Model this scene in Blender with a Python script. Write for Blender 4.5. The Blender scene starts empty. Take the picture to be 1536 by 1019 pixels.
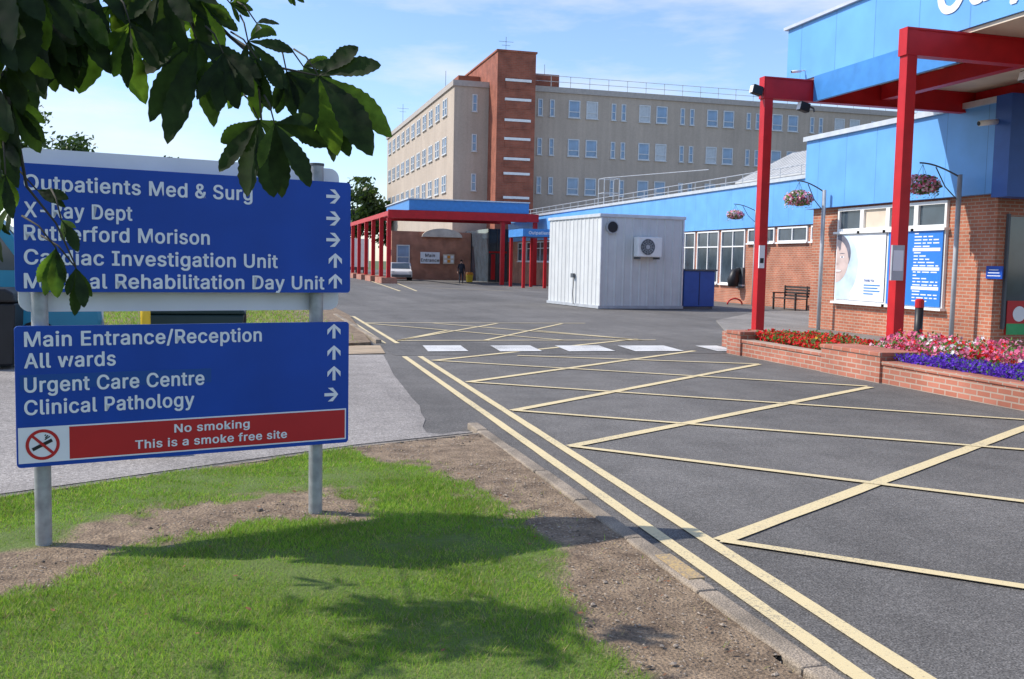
import bpy, bmesh, math, random, os
import numpy as np
from math import sin, cos, tan, atan, radians, pi
from mathutils import Vector, Matrix, noise
random.seed(7); rng=np.random.default_rng(5)
sc=bpy.context.scene; C=sc.collection
V=Vector; ZU=V((0,0,1))
# ------------------------------------------------------------ camera
f=1450.; CX=768.; CY=509.5; A=radians(15.7); PT=atan((509.5-395)/f); RHO=.02
CAM=V((0,0,1.6))
F0=V((sin(A),cos(A),0)); R0=V((cos(A),-sin(A),0))
FW=F0*cos(PT)-ZU*sin(PT); U0=F0*sin(PT)+ZU*cos(PT)
RT=R0*cos(RHO)+U0*sin(RHO); UP=U0*cos(RHO)-R0*sin(RHO)
cd=bpy.data.cameras.new('camera'); cam=bpy.data.objects.new('camera',cd); C.objects.link(cam)
m=Matrix.Identity(4)
for i in range(3): m[i][0]=RT[i]; m[i][1]=UP[i]; m[i][2]=-FW[i]; m[i][3]=CAM[i]
cam.matrix_world=m; cd.sensor_width=36; cd.lens=36*f/1536; cd.clip_end=4000; cd.clip_start=.05; sc.camera=cam
def ray(px,py): return FW*f+RT*(px-CX)+UP*(CY-py)
def G(px,py,z=0.):
    r=ray(px,py); return CAM+r*((z-CAM.z)/r.z)
def XP(px,py,x):
    r=ray(px,py); return CAM+r*(x/r.x)
def YP(px,py,y):
    r=ray(px,py); return CAM+r*(y/r.y)
def D(px,py,d): return CAM+ray(px,py)*(d/f)
# ------------------------------------------------------------ materials
def nt(name):
    m=bpy.data.materials.new(name); m.use_nodes=True; n=m.node_tree; b=n.nodes['Principled BSDF']; return m,n,b
def L(n,a,b): n.links.new(a,b)
def node(n,t,**k):
    x=n.nodes.new(t)
    for q,v in k.items(): setattr(x,q,v)
    return x
def mat(name,col,rough=.6,var=.18,scale=4.,bump=0.,bs=60.,metal=0.,spec=.4,fine=0.,fs=200.,streak=0.):
    m,n,b=nt(name); b.inputs['Roughness'].default_value=rough; b.inputs['Metallic'].default_value=metal
    b.inputs['Specular IOR Level'].default_value=spec
    tc=node(n,'ShaderNodeTexCoord')
    nz=node(n,'ShaderNodeTexNoise'); nz.inputs['Scale'].default_value=scale; nz.inputs['Detail'].default_value=5
    L(n,tc.outputs['Object'],nz.inputs['Vector'])
    rp=node(n,'ShaderNodeMapRange'); rp.inputs[1].default_value=.3; rp.inputs[2].default_value=.7
    rp.inputs[3].default_value=1-var; rp.inputs[4].default_value=1+var; L(n,nz.outputs['Fac'],rp.inputs[0])
    val=rp.outputs[0]
    def mul(vv):
        mu=node(n,'ShaderNodeMath',operation='MULTIPLY'); L(n,val,mu.inputs[0]); L(n,vv,mu.inputs[1]); return mu.outputs[0]
    if fine:
        n2=node(n,'ShaderNodeTexNoise'); n2.inputs['Scale'].default_value=fs; n2.inputs['Detail'].default_value=2
        L(n,tc.outputs['Object'],n2.inputs['Vector'])
        r2=node(n,'ShaderNodeMapRange'); r2.inputs[1].default_value=.35; r2.inputs[2].default_value=.7
        r2.inputs[3].default_value=1-fine; r2.inputs[4].default_value=1+fine; L(n,n2.outputs['Fac'],r2.inputs[0]); val=mul(r2.outputs[0])
    if streak:
        mp=node(n,'ShaderNodeMapping'); mp.inputs['Scale'].default_value=(3.,3.,.18); L(n,tc.outputs['Object'],mp.inputs[0])
        n2=node(n,'ShaderNodeTexNoise'); n2.inputs['Scale'].default_value=1.; n2.inputs['Detail'].default_value=5; L(n,mp.outputs[0],n2.inputs['Vector'])
        r2=node(n,'ShaderNodeMapRange'); r2.inputs[1].default_value=.35; r2.inputs[2].default_value=.7
        r2.inputs[3].default_value=1+streak*.4; r2.inputs[4].default_value=1-streak; L(n,n2.outputs['Fac'],r2.inputs[0]); val=mul(r2.outputs[0])
    vm=node(n,'ShaderNodeVectorMath',operation='SCALE'); vm.inputs[0].default_value=col; L(n,val,vm.inputs['Scale'])
    L(n,vm.outputs[0],b.inputs['Base Color'])
    if bump:
        n3=node(n,'ShaderNodeTexNoise'); n3.inputs['Scale'].default_value=bs; n3.inputs['Detail'].default_value=4
        L(n,tc.outputs['Object'],n3.inputs['Vector'])
        bp=node(n,'ShaderNodeBump'); bp.inputs['Strength'].default_value=bump; bp.inputs['Distance'].default_value=.02
        L(n,n3.outputs['Fac'],bp.inputs['Height']); L(n,bp.outputs[0],b.inputs['Normal'])
    return m
def brick(name,c1,c2,mo,bw=.225,rh=.075,ms=.010,off=.5,rough=.8,var=.25,bump=.5):
    m,n,b=nt(name); b.inputs['Roughness'].default_value=rough
    g=node(n,'ShaderNodeNewGeometry'); s=node(n,'ShaderNodeSeparateXYZ'); L(n,g.outputs['Position'],s.inputs[0])
    ad=node(n,'ShaderNodeMath',operation='ADD'); L(n,s.outputs[0],ad.inputs[0]); L(n,s.outputs[1],ad.inputs[1])
    cb=node(n,'ShaderNodeCombineXYZ'); L(n,ad.outputs[0],cb.inputs[0]); L(n,s.outputs[2],cb.inputs[1])
    br=node(n,'ShaderNodeTexBrick'); br.offset=off; L(n,cb.outputs[0],br.inputs['Vector'])
    br.inputs['Color1'].default_value=(*c1,1); br.inputs['Color2'].default_value=(*c2,1); br.inputs['Mortar'].default_value=(*mo,1)
    br.inputs['Scale'].default_value=1; br.inputs['Mortar Size'].default_value=ms; br.inputs['Brick Width'].default_value=bw; br.inputs['Row Height'].default_value=rh
    nz=node(n,'ShaderNodeTexNoise'); nz.inputs['Scale'].default_value=1.3; nz.inputs['Detail'].default_value=6; L(n,g.outputs['Position'],nz.inputs['Vector'])
    rp=node(n,'ShaderNodeMapRange'); rp.inputs[1].default_value=.3; rp.inputs[2].default_value=.7; rp.inputs[3].default_value=1-var; rp.inputs[4].default_value=1+var
    L(n,nz.outputs['Fac'],rp.inputs[0])
    vm=node(n,'ShaderNodeVectorMath',operation='SCALE'); L(n,br.outputs['Color'],vm.inputs[0]); L(n,rp.outputs[0],vm.inputs['Scale'])
    L(n,vm.outputs[0],b.inputs['Base Color'])
    bp=node(n,'ShaderNodeBump',invert=True); bp.inputs['Strength'].default_value=bump; bp.inputs['Distance'].default_value=.006
    L(n,br.outputs['Fac'],bp.inputs['Height']); L(n,bp.outputs[0],b.inputs['Normal'])
    return m
def asphalt(name,col,patch=.18,speck=.5):
    m,n,b=nt(name); b.inputs['Roughness'].default_value=.9; b.inputs['Specular IOR Level'].default_value=.25
    g=node(n,'ShaderNodeNewGeometry'); P=g.outputs['Position']
    def nz(s,d,lo,hi,a,c):
        x=node(n,'ShaderNodeTexNoise'); x.inputs['Scale'].default_value=s; x.inputs['Detail'].default_value=d; L(n,P,x.inputs['Vector'])
        r=node(n,'ShaderNodeMapRange'); r.inputs[1].default_value=lo; r.inputs[2].default_value=hi; r.inputs[3].default_value=a; r.inputs[4].default_value=c
        L(n,x.outputs['Fac'],r.inputs[0]); return r.outputs[0],x
    a1,_=nz(.35,6,.3,.7,1-patch,1+patch); a2,_=nz(3,5,.3,.7,.88,1.12); a3,x3=nz(100,2,.35,.75,1-speck,1+speck*1.4); a4,_=nz(28,3,.4,.75,.85,1.3)
    # long worn wheel tracks along the road
    mp=node(n,'ShaderNodeMapping'); mp.inputs['Scale'].default_value=(1.1,.06,1); L(n,P,mp.inputs[0])
    tr=node(n,'ShaderNodeTexNoise'); tr.inputs['Scale'].default_value=1; tr.inputs['Detail'].default_value=4; L(n,mp.outputs[0],tr.inputs['Vector'])
    tm=node(n,'ShaderNodeMapRange'); tm.inputs[1].default_value=.35; tm.inputs[2].default_value=.65; tm.inputs[3].default_value=.9; tm.inputs[4].default_value=1.12; L(n,tr.outputs['Fac'],tm.inputs[0])
    vo=node(n,'ShaderNodeTexVoronoi'); vo.inputs['Scale'].default_value=60; L(n,P,vo.inputs['Vector'])
    r=node(n,'ShaderNodeMapRange'); r.inputs[1].default_value=0; r.inputs[2].default_value=.25; r.inputs[3].default_value=1.8; r.inputs[4].default_value=.95; L(n,vo.outputs['Distance'],r.inputs[0])
    val=a1
    for q in (a2,a3,a4,tm.outputs[0],r.outputs[0]):
        mu=node(n,'ShaderNodeMath',operation='MULTIPLY'); L(n,val,mu.inputs[0]); L(n,q,mu.inputs[1]); val=mu.outputs[0]
    vm=node(n,'ShaderNodeVectorMath',operation='SCALE'); vm.inputs[0].default_value=col; L(n,val,vm.inputs['Scale']); L(n,vm.outputs[0],b.inputs['Base Color'])
    bp=node(n,'ShaderNodeBump'); bp.inputs['Strength'].default_value=.5; bp.inputs['Distance'].default_value=.008
    L(n,x3.outputs['Fac'],bp.inputs['Height']); L(n,bp.outputs[0],b.inputs['Normal'])
    return m
def paint(name,col,under=(.14,.135,.13),wear=.42):
    m,n,b=nt(name); b.inputs['Roughness'].default_value=.75
    g=node(n,'ShaderNodeNewGeometry'); P=g.outputs['Position']
    x=node(n,'ShaderNodeTexNoise'); x.inputs['Scale'].default_value=70; x.inputs['Detail'].default_value=6; x.inputs['Roughness'].default_value=.7; L(n,P,x.inputs['Vector'])
    x2=node(n,'ShaderNodeTexNoise'); x2.inputs['Scale'].default_value=1.4; x2.inputs['Detail'].default_value=4; L(n,P,x2.inputs['Vector'])
    ad=node(n,'ShaderNodeMath',operation='MULTIPLY_ADD'); ad.inputs[1].default_value=.35; L(n,x2.outputs['Fac'],ad.inputs[0]); L(n,x.outputs['Fac'],ad.inputs[2])
    r=node(n,'ShaderNodeMapRange'); r.inputs[1].default_value=wear+.1; r.inputs[2].default_value=wear+.30; L(n,ad.outputs[0],r.inputs[0])
    mx=node(n,'ShaderNodeMix',data_type='RGBA'); mx.inputs[6].default_value=(*under,1); mx.inputs[7].default_value=(*col,1); L(n,r.outputs[0],mx.inputs[0])
    L(n,mx.outputs[2],b.inputs['Base Color']); return m
def leafmat(name,col,tr,w=.5,rough=.4,scale=9,lo=.6,hi=1.4,spec=.3):
    m,n,b=nt(name); b.inputs['Roughness'].default_value=rough; b.inputs['Specular IOR Level'].default_value=spec
    g=node(n,'ShaderNodeNewGeometry'); x=node(n,'ShaderNodeTexNoise'); x.inputs['Scale'].default_value=scale; x.inputs['Detail'].default_value=6; L(n,g.outputs['Position'],x.inputs['Vector'])
    r=node(n,'ShaderNodeMapRange'); r.inputs[1].default_value=.3; r.inputs[2].default_value=.7; r.inputs[3].default_value=lo; r.inputs[4].default_value=hi; L(n,x.outputs['Fac'],r.inputs[0])
    vm=node(n,'ShaderNodeVectorMath',operation='SCALE'); vm.inputs[0].default_value=col; L(n,r.outputs[0],vm.inputs['Scale']); L(n,vm.outputs[0],b.inputs['Base Color'])
    t=node(n,'ShaderNodeBsdfTranslucent'); v2=node(n,'ShaderNodeVectorMath',operation='SCALE'); v2.inputs[0].default_value=tr; L(n,r.outputs[0],v2.inputs['Scale']); L(n,v2.outputs[0],t.inputs[0])
    mx=node(n,'ShaderNodeMixShader'); mx.inputs[0].default_value=w; L(n,b.outputs[0],mx.inputs[1]); L(n,t.outputs[0],mx.inputs[2])
    L(n,mx.outputs[0],n.nodes['Material Output'].inputs[0]); return m
M={}
M['road']=asphalt('asphalt',(.158,.148,.136)); M['road2']=asphalt('asphalt_dark',(.140,.132,.122))
M['path']=asphalt('path_asphalt',(.31,.283,.258),patch=.15,speck=.35); M['slab']=asphalt('paving',(.26,.24,.215),speck=.25)
M['yellow']=paint('yellow_paint',(.69,.56,.31),wear=.345); M['white_line']=paint('white_paint',(.66,.65,.62),wear=.39)
M['tactile']=brick('tactile',(.42,.32,.2),(.38,.28,.18),(.2,.16,.1),bw=.4,rh=.4,off=0)
M['concrete']=mat('kerb_concrete',(.29,.235,.175),.9,.35,3,.5,90,fine=.35,fs=120)
M['brick']=brick('red_brick',(.46,.155,.08),(.37,.115,.06),(.42,.3,.22))
M['brick2']=brick('planter_brick',(.44,.16,.10),(.36,.12,.07),(.4,.3,.23))
M['brickT']=brick('tower_brick',(.31,.09,.05),(.27,.075,.04),(.25,.12,.08),bw=.45,rh=.15,ms=.015)
M['blue']=brick('blue_panel',(.14,.39,.78),(.13,.37,.76),(.08,.24,.54),bw=1.2,rh=30,ms=.010,off=0,rough=.45,var=.1,bump=.2)
M['blue_d']=mat('dark_blue_and_shade',(.03,.10,.36),.45,.08); M['blue_canopy']=mat('canopy_blue',(.055,.24,.58),.45,.1)
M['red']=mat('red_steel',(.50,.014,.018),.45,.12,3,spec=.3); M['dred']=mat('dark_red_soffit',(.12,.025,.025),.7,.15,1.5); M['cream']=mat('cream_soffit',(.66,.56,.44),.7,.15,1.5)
M['white']=mat('white_paint_gloss',(.8,.8,.78),.45,.06); M['grey']=mat('grey_metal',(.42,.44,.46),.45,.12); M['galv']=mat('galvanised_steel',(.36,.37,.37),.5,.25,14,metal=.35)
M['dgrey']=mat('dark_grey_metal',(.09,.1,.11),.5,.15); M['black']=mat('black_paint',(.015,.015,.017),.45,.2); M['rubber']=mat('rubber',(.02,.02,.02),.85,.2)
M['cont']=mat('container_paint',(.60,.61,.60),.5,.05,2.5,streak=.10); M['silver']=mat('silver_trim',(.6,.62,.64),.4,.1,metal=.3); M['roofg']=mat('weathered_roof_sheet',(.46,.46,.45),.6,.12,1.5)
M['signblue']=mat('sign_blue',(.006,.062,.37),.4,.08,3,spec=.3,streak=.08); M['signpatch']=mat('sign_patch_blue',(.01,.075,.30),.4,.04,spec=.3)
M['signwhite']=mat('sign_white',(.80,.81,.83),.4,.03); M['signred']=mat('sign_red',(.50,.014,.018),.4,.05)
M['glass']=mat('window_glass',(.05,.07,.09),.08,.3,1.5,spec=.8); M['glassT']=mat('tower_glass',(.20,.31,.45),.15,.6,.5,spec=.8)  # tower panes: pale blue base colour carries the reflected sky
M['conc']=mat('pebbledash',(.48,.40,.32),.9,.06,.35,fine=.05,fs=9,streak=.08); M['concd']=mat('roof_edge',(.42,.38,.34),.8,.1)
M['wframe']=mat('window_frame_white',(.62,.64,.64),.5,.1)
M['teal']=mat('teal_paint',(.02,.24,.36),.3,.05,spec=.5); M['dgreen']=mat('dark_green_paint',(.010,.035,.035),.4,.05); M['carwhite']=mat('car_white',(.7,.7,.7),.3,.04)
M['yel']=mat('yellow_plastic',(.75,.5,.03),.5,.1); M['orange']=mat('orange',(.8,.3,.03),.5,.1); M['skin']=mat('skin',(.5,.29,.2),.6,.05); M['cloth']=mat('dark_cloth',(.02,.022,.03),.9,.2); M['trouser']=mat('trouser',(.03,.032,.045),.9,.2); M['hair']=mat('hair',(.03,.018,.01),.7,.2)
M['lens']=mat('lamp_lens',(.8,.8,.75),.2,.05); M['wood']=mat('dark_wood',(.05,.04,.035),.6,.3,9)
M['bark']=mat('bark',(.06,.05,.04),.9,.3,12,.6,30); M['twig']=mat('twig',(.05,.045,.03),.8,.2,12)
M['leafA']=leafmat('chestnut_leaf',(.016,.028,.010),(.06,.12,.012),.30,scale=25,rough=.6,spec=.15); M['leafB']=leafmat('chestnut_leaf_light',(.024,.046,.012),(.24,.42,.03),.45,scale=25,rough=.6,spec=.15)
M['treeL']=leafmat('tree_leaf',(.05,.085,.025),(.08,.15,.02),.3); M['treeD']=leafmat('tree_leaf_dark',(.03,.055,.018),(.05,.09,.02),.3)
M['g1']=leafmat('grass_blade',(.15,.29,.028),(.27,.50,.045),.45,scale=1.6,lo=.75,hi=1.3,rough=.6); M['g2']=leafmat('grass_blade_pale',(.26,.37,.05),(.40,.55,.065),.45,scale=2.5,rough=.6); M['g3']=leafmat('dry_blade',(.45,.35,.17),(.38,.29,.13),.3,rough=.7)
M['fol']=leafmat('bedding_leaf',(.09,.20,.035),(.14,.32,.04),.35)
for k,c in dict(fred=(.72,.02,.02),fpink=(.85,.2,.35),fpale=(.88,.5,.6),fpurple=(.15,.05,.55),fwhite=(.88,.85,.83),fyel=(.8,.5,.05)).items(): M[k]=leafmat(k,c,c,.35,.6)
M['stone']=mat('pebble',(.32,.26,.2),.85,.4,40); M['deadleaf']=mat('dead_leaf',(.2,.09,.04),.8,.3,20)
M['field']=mat('far_ground',(.09,.12,.04),.95,.3,.05)
M['p_skin']=mat('printed_skin',(.60,.47,.43),.5,.15,3); M['p_pale']=mat('printed_pale_blue',(.55,.68,.8),.5,.2,2); M['p_dark']=mat('printed_dark',(.15,.15,.19),.5,.3,4); M['p_shade']=mat('printed_shade',(.48,.35,.32),.5,.1)
# ------------------------------------------------------------ mesh builder
W={}
class MB:
    def __init__(s): s.v=[]; s.f=[]; s.m=[]
    def add(s,vs,fs,m=0):
        o=len(s.v); s.v+= [tuple(q) for q in vs]; s.f+=[tuple(o+i for i in q) for q in fs]; s.m+=[m]*len(fs); return s
    def box(s,x0,x1,y0,y1,z0,z1,m=0):
        return s.obox(V((x0,y0,z0)),V((x1-x0,0,0)),V((0,y1-y0,0)),V((0,0,z1-z0)),m)
    def obox(s,o,a,b,c,m=0):
        o,a,b,c=V(o),V(a),V(b),V(c)
        vs=[o,o+a,o+a+b,o+b,o+c,o+a+c,o+a+b+c,o+b+c]
        return s.add(vs,[(0,3,2,1),(4,5,6,7),(0,1,5,4),(1,2,6,5),(2,3,7,6),(3,0,4,7)],m)
    def poly(s,pts,m=0): return s.add(pts,[tuple(range(len(pts)))],m)
    def prism(s,pts,ex,m=0):
        ex=V(ex); n=len(pts); pts=[V(p) for p in pts]; vs=pts+[p+ex for p in pts]
        return s.add(vs,[tuple(range(n-1,-1,-1)),tuple(range(n,2*n))]+[(i,(i+1)%n,n+(i+1)%n,n+i) for i in range(n)],m)
    def tube(s,pts,r,n=8,m=0):
        pts=[V(p) for p in pts]; k=len(pts); rs=r if isinstance(r,(list,tuple)) else [r]*k; vs=[]
        ref=None
        for i,p in enumerate(pts):
            t=(pts[min(i+1,k-1)]-pts[max(i-1,0)]).normalized()
            if ref is None: ref=t.cross(V((0,0,1)) if abs(t.z)<.9 else V((1,0,0))).normalized()
            u=(ref-t*ref.dot(t)).normalized(); w=t.cross(u); ref=u
            for j in range(n): vs.append(p+(u*cos(2*pi*j/n)+w*sin(2*pi*j/n))*rs[i])
        fs=[(i*n+j,i*n+(j+1)%n,(i+1)*n+(j+1)%n,(i+1)*n+j) for i in range(k-1) for j in range(n)]
        fs+=[tuple(range(n-1,-1,-1)),tuple((k-1)*n+j for j in range(n))]
        return s.add(vs,fs,m)
    def build(s,name,mats,parent=None,smooth=False,bev=0,loc=None):
        me=bpy.data.meshes.new(name); me.from_pydata(s.v,[],s.f)
        if not isinstance(mats,(list,tuple)): mats=[mats]
        for q in mats: me.materials.append(q)
        me.polygons.foreach_set('material_index',s.m)
        if smooth: me.polygons.foreach_set('use_smooth',[True]*len(s.f))
        if len(s.f)<20000:
            bm=bmesh.new(); bm.from_mesh(me); bmesh.ops.recalc_face_normals(bm,faces=bm.faces); bm.to_mesh(me); bm.free()
        me.update()
        o=bpy.data.objects.new(name,me); C.objects.link(o); attach(o,parent)
        if bev:
            b=o.modifiers.new('bevel','BEVEL'); b.width=bev; b.segments=2; b.limit_method='ANGLE'
        return o
def attach(o,parent):
    if parent is not None:
        o.parent=parent; o.matrix_parent_inverse=Matrix.Translation(-W.get(parent.name,V((0,0,0))))
def tag(o,label=None,cat=None,group=None,kind=None):
    if label: o['label']=label
    if cat: o['category']=cat
    if group: o['group']=group
    if kind: o['kind']=kind
    return o
def thing(name,label,cat,loc,group=None):
    o=bpy.data.objects.new(name,None); o.empty_display_size=.1; C.objects.link(o); o.location=V(loc); W[o.name]=V(loc); return tag(o,label,cat,group)
def struct(o): o['kind']='structure'; return o
# text (bold made from clean outlines laid over one another, each a hair in front of the last)
FONT=None
try:
    fd=bpy.utils.system_resource('DATAFILES',path='fonts')
    for nm in ('Inter.woff2','DejaVuSans.woff2'):
        if os.path.exists(os.path.join(fd,nm)): FONT=bpy.data.fonts.load(os.path.join(fd,nm)); break
except Exception as e: print('font',e)
def _tmesh(body,sp=1.0):
    c=bpy.data.curves.new('t','FONT'); c.body=body; c.size=1; c.resolution_u=4; c.space_character=sp
    if FONT: c.font=FONT
    o=bpy.data.objects.new('t',c); C.objects.link(o); bpy.context.view_layer.update()
    dg=bpy.context.evaluated_depsgraph_get(); me=bpy.data.meshes.new_from_object(o.evaluated_get(dg))
    bpy.data.objects.remove(o); bpy.data.curves.remove(c); return me
_m=_tmesh('H'); CAPH=max(v.co.y for v in _m.vertices)
def text(body,p,xd,width,cap,mt,parent,name='lettering',bold=.020,center=False,up=ZU):
    me=_tmesh(body,1.06); xs=[v.co.x for v in me.vertices]; x0,x1=min(xs),max(xs)
    k=cap/CAPH; kx=(width/(x1-x0)) if width else k
    xd=V(xd).normalized(); up=V(up); w=(x1-x0)*kx; nr=xd.cross(up)
    b=MB(); fs=[tuple(q.vertices) for q in me.polygons]
    for j,(dx,dy) in enumerate(((0,0),(bold,0),(-bold,0),(bold*.5,bold*.55),(-bold*.5,-bold*.55),(bold*.5,-bold*.55),(-bold*.5,bold*.55))):
        vs=[V(p)+xd*((v.co.x+dx-x0)*kx-(w/2 if center else 0))+up*((v.co.y+dy)*k)+nr*(.00012*j) for v in me.vertices]; b.add(vs,fs)
    o=b.build(name,mt,parent); bpy.data.meshes.remove(me); return o
# ------------------------------------------------------------ ground and markings
def sheet(name,pts,z,mt,kind=True):
    b=MB(); b.poly([(p[0],p[1],z) for p in pts]); o=b.build(name,mt); return struct(o)
R4=lambda x0,x1,y0,y1:[(x0,y0),(x1,y0),(x1,y1),(x0,y1)]
sheet('ground',R4(-1500,1500,-1000,2500),-.02,M['field'])
sheet('road',R4(-60,90,-25,170),0,M['road'])
sheet('crossing_table',R4(2.5,10,16.2,18.6),.004,M['road2'])
g=lambda px,py:G(px,py).to_2d()
pp=[(-900,800),(0,742),(300,700),(540,667),(724,648),(690,648),(662,652),(640,650),(634,641),(638,630),(632,621),(630,610),(618,598),(606,582),(598,572),(590,562),(582,545),(575,533),(500,533),(250,540),(0,552),(-900,575)]
sheet('footpath',[g(*p) for p in pp],.005,M['path'])
def strip(b,p,q,w,z=.009):
    p=V((p[0],p[1],0)); q=V((q[0],q[1],0)); d=(q-p); n=max(1,int(d.length/.35)); t=d.normalized(); s=V((-t.y,t.x,0))*w/2
    js=[(noise.noise(V((p.x*3.3+i*.9,p.y*2.1,w)))*.06,noise.noise(V((p.x*2.3,p.y+i*.8,w*7)))*.06) for i in range(n+1)]
    for i in range(n):
        a=p+d*(i/n); c=p+d*((i+1)/n)
        b.poly([(a-s*(1+js[i][0]*2))+ZU*z,(c-s*(1+js[i+1][0]*2))+ZU*z,(c+s*(1+js[i+1][1]*2))+ZU*z,(a+s*(1+js[i][1]*2))+ZU*z])
    return b
dl=MB()
strip(dl,(2.34,-3),(2.34,3.2),.088); strip(dl,(2.58,-3),(2.58,3.2),.088)
strip(dl,(2.34,3.2),(2.63,16.0),.088); strip(dl,(2.58,3.2),(2.9,16.0),.088)
strip(dl,(2.66,18.6),(2.8,27.5),.09); strip(dl,(2.92,18.6),(3.06,27.5),.09)
strip(dl,(2.8,27.5),(1.0,31),.09); strip(dl,(3.06,27.5),(1.2,31.3),.09)
struct(dl.build('double_yellow_lines',M['yellow']))
bx=MB()
xl=lambda y:2.64+(y-5)*.028
ys=[2.1,5.0,7.94,10.0,12.5,15.3]
for i,y in enumerate(ys):
    strip(bx,(xl(y)+.06,y),(8.3,y+(3.4 if i<3 else 4.2) + (.0 if i!=3 else .1)),.115,.009)
for y,yy in zip(ys,[-3.3,-.3,2.4,6.0,8.5,11.4]): strip(bx,(xl(y)+.06,y),(8.3,yy),.082,.0125)
strip(bx,(4.6,16.0),(8.3,14.3),.09,.0125)
struct(bx.build('box_junction_hatching',M['yellow']))
b2=MB()
for x0,x1 in ((3,6.5),(4.8,8.3),(3,4.6)): strip(b2,(x0,19.2),(x1,24.6 if x1-x0>2 else 22),.09,.009)
for x0,x1 in ((6.5,3),(8.3,4.8),(8.3,6.8)): strip(b2,(x0,19.2),(x1,24.6 if abs(x1-x0)>2 else 22),.09,.0125)
strip(b2,(3.0,24.7),(9.0,24.7),.09,.016); strip(b2,(3.0,19.15),(8.6,19.15),.09,.016)
for (a,c) in (((556,421),(618,421)),((585,421),(625,437)),((545,418),(600,437)),((640,425),(760,427)),((640,432),(770,437))):
    p,q=G(*a),G(*c); strip(b2,p,q,.12,.009)
struct(b2.build('far_yellow_hatching',M['yellow']))
zb=MB()
for p0,p1 in ((633,690),(738,797),(838,903),(935,1003),(1055,1084)):
    a,c=G(p0,524),G(p1,523)
    zb.poly([(a.x,a.y-.6,.017),(c.x,a.y-.6,.017),(c.x+.12,a.y+.6,.017),(a.x+.12,a.y+.6,.017)])
struct(zb.build('crossing_marks',M['white_line']))
sheet('tactile_paving',[g(498,520),g(570,519),g(578,531),g(498,533)],.012,M['tactile'])
# verge (near) with grass
KZ=.06
def inside(x,y,poly):
    r=np.zeros(x.shape,bool); n=len(poly)
    for i in range(n):
        x1,y1=poly[i]; x2,y2=poly[(i+1)%n]
        c=((y1>y)!=(y2>y))&(x<(x2-x1)*(y-y1)/(y2-y1+1e-12)+x1); r^=c
    return r
vp=[G(*p,.05).to_2d() for p in ((-900,820),(0,744),(300,702),(540,668),(724,650))]
verge=[tuple(p) for p in vp]+[(2.10,3.3),(2.10,-4),(-9,-4)]
grassp=[tuple(G(*p,.05).to_2d()) for p in ((-900,822),(0,744),(300,702),(500,672),(560,686),(675,706),(715,745),(785,775),(825,830),(880,930),(955,1019),(1040,1150))]+[(1.3,1.5),(1.3,-3),(-8,-3)]
dirtp=[tuple(G(*p,.05).to_2d()) for p in ((-300,860),(0,822),(110,795),(250,765),(400,742),(520,732),(555,748),(530,766),(440,778),(300,792),(190,818),(110,846),(0,874),(-300,925))]
def sdist(x,y,poly):
    d=np.full(x.shape,1e9); n=len(poly)
    for i in range(n):
        x1,y1=poly[i]; x2,y2=poly[(i+1)%n]; dx,dy=x2-x1,y2-y1; t=np.clip(((x-x1)*dx+(y-y1)*dy)/(dx*dx+dy*dy+1e-12),0,1)
        d=np.minimum(d,np.hypot(x-x1-t*dx,y-y1-t*dy))
    return np.where(inside(x,y,poly),d,-d)
def nz2(x,y,s):
    return np.array([noise.noise(V((a*s,b*s,.3))) for a,b in zip(x,y)])
def dens(x,y):
    n=nz2(x,y,2.2)*.22+nz2(x,y,9)*.14
    a=np.clip((sdist(x,y,grassp)+n)/.16+.3,0,1); b=np.clip((-sdist(x,y,dirtp)+n)/.12+.1,0,1)
    return a*b
def dip(x,y): return .02*np.exp(-((x+1.15)**2+(y-5.6)**2)/.9)
nx,ny=130,150
gx=np.linspace(-3.6,2.10,nx); gy=np.linspace(1.5,9.6,ny); X,Y=np.meshgrid(gx,gy); xf,yf=X.ravel(),Y.ravel()
ins=inside(xf,yf,verge); dn=dens(xf,yf); sd=sdist(xf,yf,verge)
zz=.045+nz2(xf,yf,1.1)*.018+nz2(xf,yf,7)*.007-dip(xf,yf)
zz=np.where(ins,np.maximum(np.minimum(zz,.05+np.clip(sd,0,.3)*.1),.014),.0)
b=MB(); b.v=[(a,c,d) for a,c,d in zip(xf,yf,zz)]
for j in range(ny-1):
    for i in range(nx-1):
        q=(j*nx+i,j*nx+i+1,(j+1)*nx+i+1,(j+1)*nx+i)
        if sum(ins[k] for k in q)>=4: b.f.append(q); b.m.append(0)
m,n,bs=nt('verge_soil'); bs.inputs['Roughness'].default_value=.95
gm=node(n,'ShaderNodeNewGeometry'); P=gm.outputs['Position']
x1=node(n,'ShaderNodeTexNoise'); x1.inputs['Scale'].default_value=6; x1.inputs['Detail'].default_value=10; x1.inputs['Roughness'].default_value=.65; L(n,P,x1.inputs['Vector'])
x2=node(n,'ShaderNodeTexNoise'); x2.inputs['Scale'].default_value=70; x2.inputs['Detail'].default_value=4; L(n,P,x2.inputs['Vector'])
cr=node(n,'ShaderNodeValToRGB'); cr.color_ramp.elements[0].color=(.12,.078,.046,1); cr.color_ramp.elements[0].position=.3; cr.color_ramp.elements[1].color=(.38,.275,.175,1); cr.color_ramp.elements[1].position=.72; L(n,x1.outputs['Fac'],cr.inputs[0])
r_=node(n,'ShaderNodeMapRange'); r_.inputs[1].default_value=.3; r_.inputs[2].default_value=.7; r_.inputs[3].default_value=.5; r_.inputs[4].default_value=1.4; L(n,x2.outputs['Fac'],r_.inputs[0])
mx=node(n,'ShaderNodeVectorMath',operation='SCALE'); L(n,cr.outputs[0],mx.inputs[0]); L(n,r_.outputs[0],mx.inputs['Scale'])
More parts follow.
